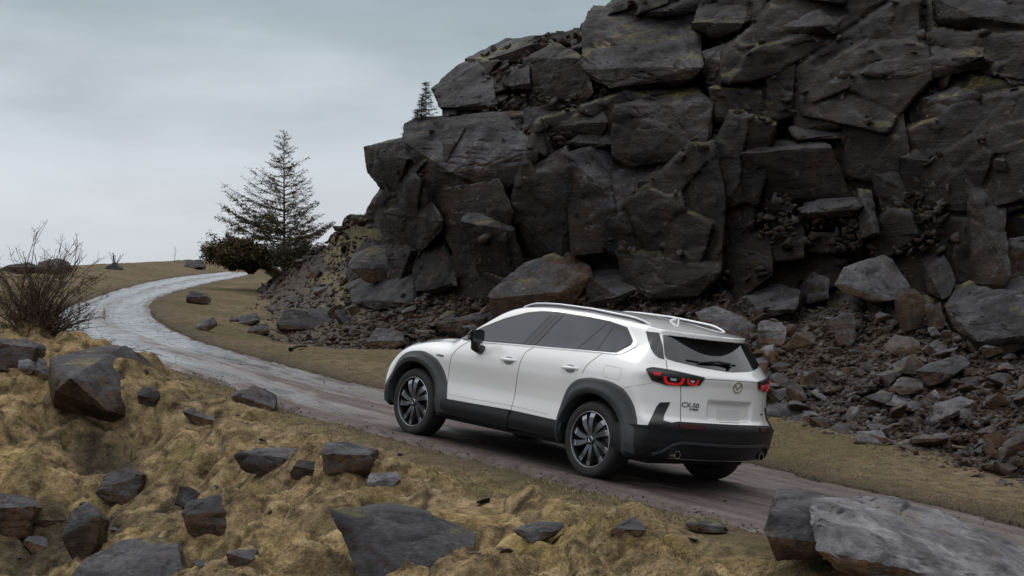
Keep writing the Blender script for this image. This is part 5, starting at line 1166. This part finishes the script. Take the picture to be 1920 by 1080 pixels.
# scattered small stones on bank, verge and road
def on_ground(x, y):
    z, d, m = ground_z(np.array([x]), np.array([y])); return z[0], d[0], m[0]
k = 0; tries = 0
while k < 30 and tries < 4000:
    tries += 1; px = rng.uniform(0, 1900); py = rng.uniform(560, 1075); d = gdist(px, py)
    if d > 48: continue
    P = ptv(np.array([px]), np.array([py]), np.array([d]))[0]; z, rd, m = on_ground(P[0], P[1])
    if rd < .05: continue
    if m > .5: ci = rng.randint(4); s = rng.uniform(.06,.17); lab, grp, mt = ('tiny ' if s < .11 else 'small ')+['grey','dark','grey','pale'][ci]+' stone sunk in moss '+('at the left of the bank' if px < 450 else ('in the middle of the bank' if px < 1000 else 'at the right of the bank'))+(' near its top' if d > 15 else ' low down'), 'small stones in the mossy bank', [M_slate, M_boul, M_slate, M_pale][ci]
    else:
        if rng.rand() < .3: continue
        ci = rng.randint(2); s = rng.uniform(.05,.20); lab, grp, mt = ('tiny ' if s < .12 else 'small ')+['pale','grey'][ci]+' stone in brown grass '+('inside the road bend' if px < 560 else ('between road and scree left of the car' if px < 900 else 'right of the car')), 'small stones on the grass verge', [M_pale, M_slate][ci]
    o = stone('stone', (P[0], P[1], z+.03*s), s, mt, (rng.randn()*.3, rng.randn()*.3, rng.uniform(0,6.28)), rng.randint(10), rng.uniform(.7,1.2)); tag(o, lab, 'stone', grp); k += 1

# loose gravel on the track: uncountable
spots = []; q_ = rng.rand(4500); v_ = (q_**1.5*330).astype(int)
for v in v_:
    u = rng.rand(); u = rng.choice([rng.beta(.8,14), 1-rng.beta(.8,14), rng.normal(.5,.05)], p=[.42,.42,.16]); p = RN[v]*(1-u)+RF[v]*u; spots.append((p+[rng.uniform(-.1,.1), rng.uniform(-.1,.1), .004], .010+.035*rng.rand()**3))
gr_ = scatter('gravel', spots, M_pale, seed=31, tilt=.2); tag(gr_, 'loose gravel along the edges and crown of the track', 'gravel', kind='stuff')
# ================================================================ plants
def leafmat(name, cols, tr=.25):
    m, t, b = material(name, .75, spec=.25)
    pos = N(t, 'ShaderNodeNewGeometry'); n = noise(t, pos.outputs['Position'], 3., 3); r = rmp(t, mth(t, 'ADD', mth(t, 'MULTIPLY', n, .6), mth(t, 'MULTIPLY', pos.outputs['Random Per Island'], .4)), [(.25+.5*i/(len(cols)-1), c) for i, c in enumerate(cols)])
    t.links.new(r, b.inputs['Base Color']); return m
M_bark = leafmat('bark', [(.030,.022,.017), (.060,.046,.036)]); M_needle = leafmat('needles', [(.036,.038,.018), (.080,.068,.030), (.15,.10,.045)])
M_dneedle = leafmat('dark_needles', [(.026,.030,.016), (.065,.058,.028)]); M_twig = leafmat('reddish_twigs', [(.060,.038,.030), (.12,.078,.062)]); M_leaf = leafmat('shrub_leaves', [(.050,.044,.020), (.11,.085,.040), (.15,.09,.045)])
def limb(A, B, ra, rb, VV, FF, seg=4, bend=None, n=4):
    A = np.array(A, float); B = np.array(B, float); d = B-A; L_ = np.linalg.norm(d); d /= L_+1e-9; u = np.cross(d, [0,0,1.]); u = u/(np.linalg.norm(u)+1e-9) if np.linalg.norm(u) > .05 else np.array([1.,0,0]); w = np.cross(d, u); o = len(VV)
    for i in range(n+1):
        f = i/n; c = A+(B-A)*f+(np.array(bend)*math.sin(f*math.pi/1) if bend is not None else 0); r = ra+(rb-ra)*f
        for k in range(seg): a = 2*math.pi*k/seg; VV.append(c+(u*math.cos(a)+w*math.sin(a))*r)
    for i in range(n):
        for k in range(seg): FF.append((o+i*seg+k, o+i*seg+(k+1) % seg, o+(i+1)*seg+(k+1) % seg, o+(i+1)*seg+k))
def quadtuft(P, rng, size, VV, FF, flat=.5):
    for p in P:
        d = rng.randn(3); d[2] *= flat; d /= np.linalg.norm(d); e = np.cross(d, rng.randn(3)); e /= np.linalg.norm(e)+1e-9; s = size*rng.uniform(.6,1.4); o = len(VV)
        VV += [p-d*s*.1, p+d*s*.4+e*s*.16, p+d*s, p+d*s*.4-e*s*.16]; FF.append((o, o+1, o+2, o+3))
def conifer(base, H, label, env, seed, rise=.42, dense=lambda f: .3, group=None, whorl=.16, mat=None, tsize=.07, lean=(0,0,0), rtrunk=None, twl=.34, nbr=(4,7)):
    rng = np.random.RandomState(seed); base = np.array(base, float); t = empty('conifer_tree', tuple(base)); tag(t, label, 'tree', group)
    TV, TF = [], []; limb((0,0,-.3), (lean[0],lean[1],H), rtrunk or H*.012, .006, TV, TF, seg=8, n=12); obj('trunk', TV, TF, M_bark, t)
    BV, BF, NV, NF = [], [], [], []; z = H*.03; 
    while z < H*.985:
        f = z/H; nb = rng.randint(*nbr); a0 = rng.uniform(0, 6.28)
        for k in range(nb):
            az = a0+2*math.pi*k/nb+rng.randn()*.2; Lr, Ll = env(f); side = math.cos(az); Lb = (Lr if side > 0 else Ll)*abs(side)+(.5*(Lr+Ll))*(1-abs(side)); Lb *= rng.uniform(.62,1.08)
            if Lb < .03: continue
            A = np.array([lean[0]*f, lean[1]*f, z+rng.uniform(-.5,.5)*whorl]); rz = rise*(1.0-.35*(1-f))+rng.randn()*.07; dirn = np.array([math.cos(az), math.sin(az), rz]); B = A+dirn*Lb
            bend = np.array([0,0,-.07*Lb]); limb(A, B, .006+.010*Lb, .003, BV, BF, seg=3, bend=bend, n=5)
            nt_ = int(5+Lb*13)
            for q in range(nt_):
                g = rng.uniform(.18, 1.); c = A+(B-A)*g+bend*math.sin(g*math.pi); s = 1 if q % 2 else -1; sa = az+s*rng.uniform(.55,1.05); tl = twl*Lb*(1.12-g)*rng.uniform(.5,1.1)+.05
                e = c+np.array([math.cos(sa), math.sin(sa), rz*.5-rng.uniform(.0,.35)])*tl; limb(c, e, .0045, .002, BV, BF, seg=3, n=2, bend=np.array([0,0,-.02*tl]))
                m = rng.poisson(dense(f)*tl*60)
                if m: quadtuft([c+(e-c)*w+rng.randn(3)*.02 for w in rng.rand(m)], rng, tsize, NV, NF)
            m = rng.poisson(dense(f)*Lb*40)
            if m: quadtuft([A+(B-A)*w+rng.randn(3)*.025 for w in .25+.75*rng.rand(m)], rng, tsize, NV, NF)
        z += whorl*(1.1-.55*f)*rng.uniform(.8,1.2)
    obj('branches', BV, np.array(BF), M_bark, t, smooth=False); obj('crown', NV, np.array(NF), mat or M_needle, t, smooth=False); return t
DT = 52.; tb = pt(533, 525, DT); HT = (525-243)*DT/FPX
def envT(f):
    k = DT/FPX; y = 525-282*f
    r = np.interp(y, [243,255,285,310,335,365,385,420,450,490,525], [2,10,24,36,58,80,90,102,95,85,40])*k
    l = np.interp(y, [243,255,285,310,335,365,385,420,450,490,525], [2,9,22,32,50,78,112,132,142,120,50])*k
    return r, l
conifer(tb, HT, 'tall half-bare conifer with upswept branches, standing beyond the bend of the road', envT, 3, rise=.50, dense=lambda f: np.interp(f, [0,.12,.3,.42,.6,1], [3.0,2.2,1.0,.40,.22,.3]), whorl=.25, tsize=.07, twl=.36)
def bush(base, w, h, n, label, seed, mat, stem=M_bark, tsize=.07, den=1., name='evergreen_shrub', cat='shrub', group=None, leafz=(.15,1), spread=1.):
    rng = np.random.RandomState(seed); t = empty(name, tuple(base)); tag(t, label, cat, group); BV, BF, NV, NF = [], [], [], []
    for k in range(n):
        a = rng.uniform(0, 6.28); r = w*rng.rand()**.6; hh = h*rng.uniform(.45,1.)*math.sqrt(max(.05, 1-(r/w)**2*.6)); e = np.array([math.cos(a)*r, math.sin(a)*r*.7, hh]); c = e*.12*rng.rand()*spread; c[2] = 0
        limb(c, e, .010, .003, BV, BF, seg=3, n=4, bend=np.array([0,0,.10*h]))
        for q in range(6):
            g = rng.uniform(.3,1); p = c+(e-c)*g+np.array([0,0,.10*h])*math.sin(g*math.pi); e2 = p+(rng.randn(3)*np.array([.16,.14,.09])+[.0,0,.06])*w; limb(p, e2, .005, .002, BV, BF, seg=3, n=2)
            m = rng.poisson(10*den)
            if m: quadtuft([p+(e2-p)*u+rng.randn(3)*.05*w for u in rng.rand(m)], rng, tsize, NV, NF, flat=.8)
    obj('stems', BV, np.array(BF), stem, t, smooth=False)
    if NV: obj('foliage', NV, np.array(NF), mat, t, smooth=False)
    return t
bush(pt(436,508,51), 1.0, 1.15, 120, 'dense dark evergreen bush at the left foot of the conifer', 4, M_needle, tsize=.11, den=1.8)
bush(pt(470,514,52), 1.0, .9, 110, 'low dark evergreen bush between the dense bush and the conifer trunk', 7, M_dneedle, tsize=.10, den=1.5)
bush(pt(565,512,50), 1.1, 1.0, 110, 'low dark evergreen bush on the slope right of the conifer trunk', 5, M_dneedle, tsize=.09, den=1.4)
# little spruces on the ledge
def envS(w): return lambda f: (w*(1-f)**.8+.02, w*(1-f)**.8+.02)
for (x, yb, yt, w, lab, sd_) in ((799,222,152,.26,'tallest of the small dark spruces on the cliff ledge against the sky',5),(790,222,182,.16,'short spruce touching the left side of the tallest one on the ledge',6),(783,226,205,.14,'lowest tuft-like spruce at the left of the group on the ledge',7),(765,250,230,.14,'tiny spruce below the ledge group, above the leftmost slab',8)):
    b_ = pt(x, yb+4, 34.6); conifer(b_, (yb-yt+4)*34.6/FPX, lab, envS(w), sd_, rise=.25, dense=lambda f: .75, whorl=.085, mat=M_dneedle, tsize=.028, rtrunk=.010, group='small spruces on the cliff ledge', twl=.3, nbr=(5,8))
# bare shrub at the left edge
rng = np.random.RandomState(12); sb = pt(62, 668, 20.8); t_ = empty('bare_shrub', tuple(sb)); tag(t_, 'leggy bare shrub with reddish twigs and a few small leaves at the left edge', 'shrub')
BV, BF, NV, NF = [], [], [], []
k20 = 20.8/FPX
tips = [(150,455),(118,470),(75,437),(20,480),(-30,470),(60,480),(98,478),(170,478),(140,500),(-50,520),(0,540),(125,530),(160,560),(40,500),(205,592),(85,520),(10,510),(110,560),(150,600),(-20,580),(60,540),(30,560),(180,520),(-60,600),(95,600),(75,570)]
for rep_ in range(6):
    for (x, y) in tips:
        x += rng.randn()*9*rep_; y += rng.randn()*10*rep_+rep_*12
        e = np.array([(x-62)*k20, rng.randn()*.22, (668-y)*k20]); c = np.array([rng.randn()*.09, rng.randn()*.08, 0]); bd_ = np.array([-.10*np.sign(e[0]), 0, .10*abs(e[0])])
        limb(c, e, .011, .003, BV, BF, seg=4, n=7, bend=bd_)
        for q in range(9):
            g = rng.uniform(.30, 1.); p = c+(e-c)*g+bd_*math.sin(g*math.pi); dd = (e-c)/np.linalg.norm(e-c); e2 = p+(dd*.6+rng.randn(3)*.45)*rng.uniform(.08,.26); limb(p, e2, .0045, .0018, BV, BF, seg=3, n=2)
            for _ in range(2):
                p3 = p+(e2-p)*rng.uniform(.3,1); e3 = p3+(dd*.5+rng.randn(3)*.5)*rng.uniform(.04,.12); limb(p3, e3, .0028, .0012, BV, BF, seg=3, n=1)
            hgt = (p[2])/(190*k20); m = rng.poisson(4.5 if hgt < .8 else .9)
            if m and hgt > .25: quadtuft([p+(e2-p)*u+rng.randn(3)*.02 for u in rng.rand(m)], rng, .032, NV, NF, flat=.7)
obj('stems', BV, np.array(BF), M_twig, t_, smooth=False); obj('leaves', NV, np.array(NF), M_leaf, t_, smooth=False)
# thin saplings and dead stalks on the skyline
for (x, yb, yt, d, lab, sd_) in ((327,495,450,80,'thin bare sapling on the skyline left of the conifer',1),(388,492,430,82,'thin bare sapling rising at the left edge of the conifer',2),(215,497,472,64,'wispy dead stalks on the skyline above the small pointed rock',3)):
    rng = np.random.RandomState(sd_); t_ = empty('bare_sapling', tuple(pt(x, yb+3, d))); tag(t_, lab, 'sapling'); BV, BF = [], []; H = (yb-yt+3)*d/FPX
    for q in range(1 if sd_ < 3 else 9):
        e0 = np.array([rng.randn()*(.03 if sd_ < 3 else .14), 0, H*rng.uniform(.7,1)]); limb((0,0,0), e0, .014, .006, BV, BF, seg=4, n=5)
        for j in range(9): g = rng.uniform(.3,1); p = e0*g; limb(p, p+np.array([rng.randn()*.14, rng.randn()*.1, .13])*H*.5, .007, .003, BV, BF, seg=3, n=2)
    obj('stems', BV, np.array(BF), M_bark, t_, smooth=False)
# fallen branch on the verge
BV, BF = [], []; a_ = pt(544, 658, gdist(544,658)); b_ = pt(576, 655, gdist(576,655)); limb((0,0,.03), b_-a_+[0,0,.05], .035, .015, BV, BF, seg=7, n=6, bend=(0,0,.03)); limb((b_-a_)*.5, (b_-a_)*.8+[.05,-.2,.04], .014, .006, BV, BF, seg=5)
fb_ = obj('fallen_branch', BV, np.array(BF), M_bark); fb_.location = a_; tag(fb_, 'dark dead branch lying on the grass between road and big flat boulder', 'branch')
# grass: uncountable blades on the bank and verge
def blades(name, n, region, label, cols, L0, L1, w, seed, keepfn):
    r = np.random.RandomState(seed); px, py = region(r, n); d = r.uniform(0, 1, len(px))
    P = np.c_[px, py]; z, rd, m = ground_z(P[:,0], P[:,1]); k = keepfn(P, rd, m, z, r); P, z = P[k], z[k]; n = len(P)
    cl = vnoise(np.c_[P*.9, z*0], 5); a = r.uniform(0, 6.28, n); le = r.uniform(L0, L1, n)*(1+.5*cl); lx = np.c_[np.cos(a), np.sin(a)]; lean_ = r.uniform(.3, 1.3, n)[:, None]*le[:, None]
    B = np.c_[P, z-.006]; side = np.c_[-lx[:,1], lx[:,0], np.zeros(n)]*w*r.uniform(.6,1.3,n)[:, None]; wind = np.array([-.35,.1])
    M1 = B+np.c_[(lx+wind)*lean_*.35, le*.55]; T1 = B+np.c_[(lx+wind)*lean_, le*.75]
    V = np.stack([B-side, B+side, M1+side*.7, M1-side*.7, T1], 1).reshape(-1, 3); i = np.arange(n)[:, None]*5
    F = np.vstack([i+[0,1,2,3]]); F3 = i+[3,2,4,4]
    me = bpy.data.meshes.new(name); me.vertices.add(len(V)); me.vertices.foreach_set('co', V.astype(np.float32).ravel()); nl = n*7
    loops = np.hstack([i+[0,1,2,3], i+[3,2,4]]).ravel(); st_ = (np.arange(n)[:, None]*7+[0,4]).ravel()
    me.loops.add(nl); me.loops.foreach_set('vertex_index', loops.astype(np.int32)); me.polygons.add(2*n); me.polygons.foreach_set('loop_start', st_.astype(np.int32)); me.update(calc_edges=True)
    me.materials.append(cols); o = bpy.data.objects.new(name, me); COL.objects.link(o); return tag(o, label, 'grass', kind='stuff')
M_g1 = leafmat('dry_moss_blades', [(.085,.066,.030), (.20,.16,.075), (.31,.255,.125)]); M_g2 = leafmat('short_brown_grass', [(.055,.045,.022), (.12,.095,.048), (.20,.155,.085)])
def reg_bank(r, n): y = r.uniform(9.3, 22, n); return (r.uniform(-.36, .30, n))*y, y
blades('dry_grass', 170000, reg_bank, 'short straw-coloured grass and moss tips on the near bank', M_g1, .010, .030, .0030, 1, lambda P, rd, m, z, r: (m > .5) & (rd > .02) & (vnoise(np.c_[P*1.3, z*0], 77) > -.35))
def reg_v(r, n): y = 15+30*r.rand(n)**1.6; return (r.uniform(-.30, .36, n))*y, y
blades('verge_grass', 110000, reg_v, 'short brown grass on the verge between road and scree', M_g2, .012, .034, .0035, 2, lambda P, rd, m, z, r: (m < .5) & (rd > .0) & (rd < 7))
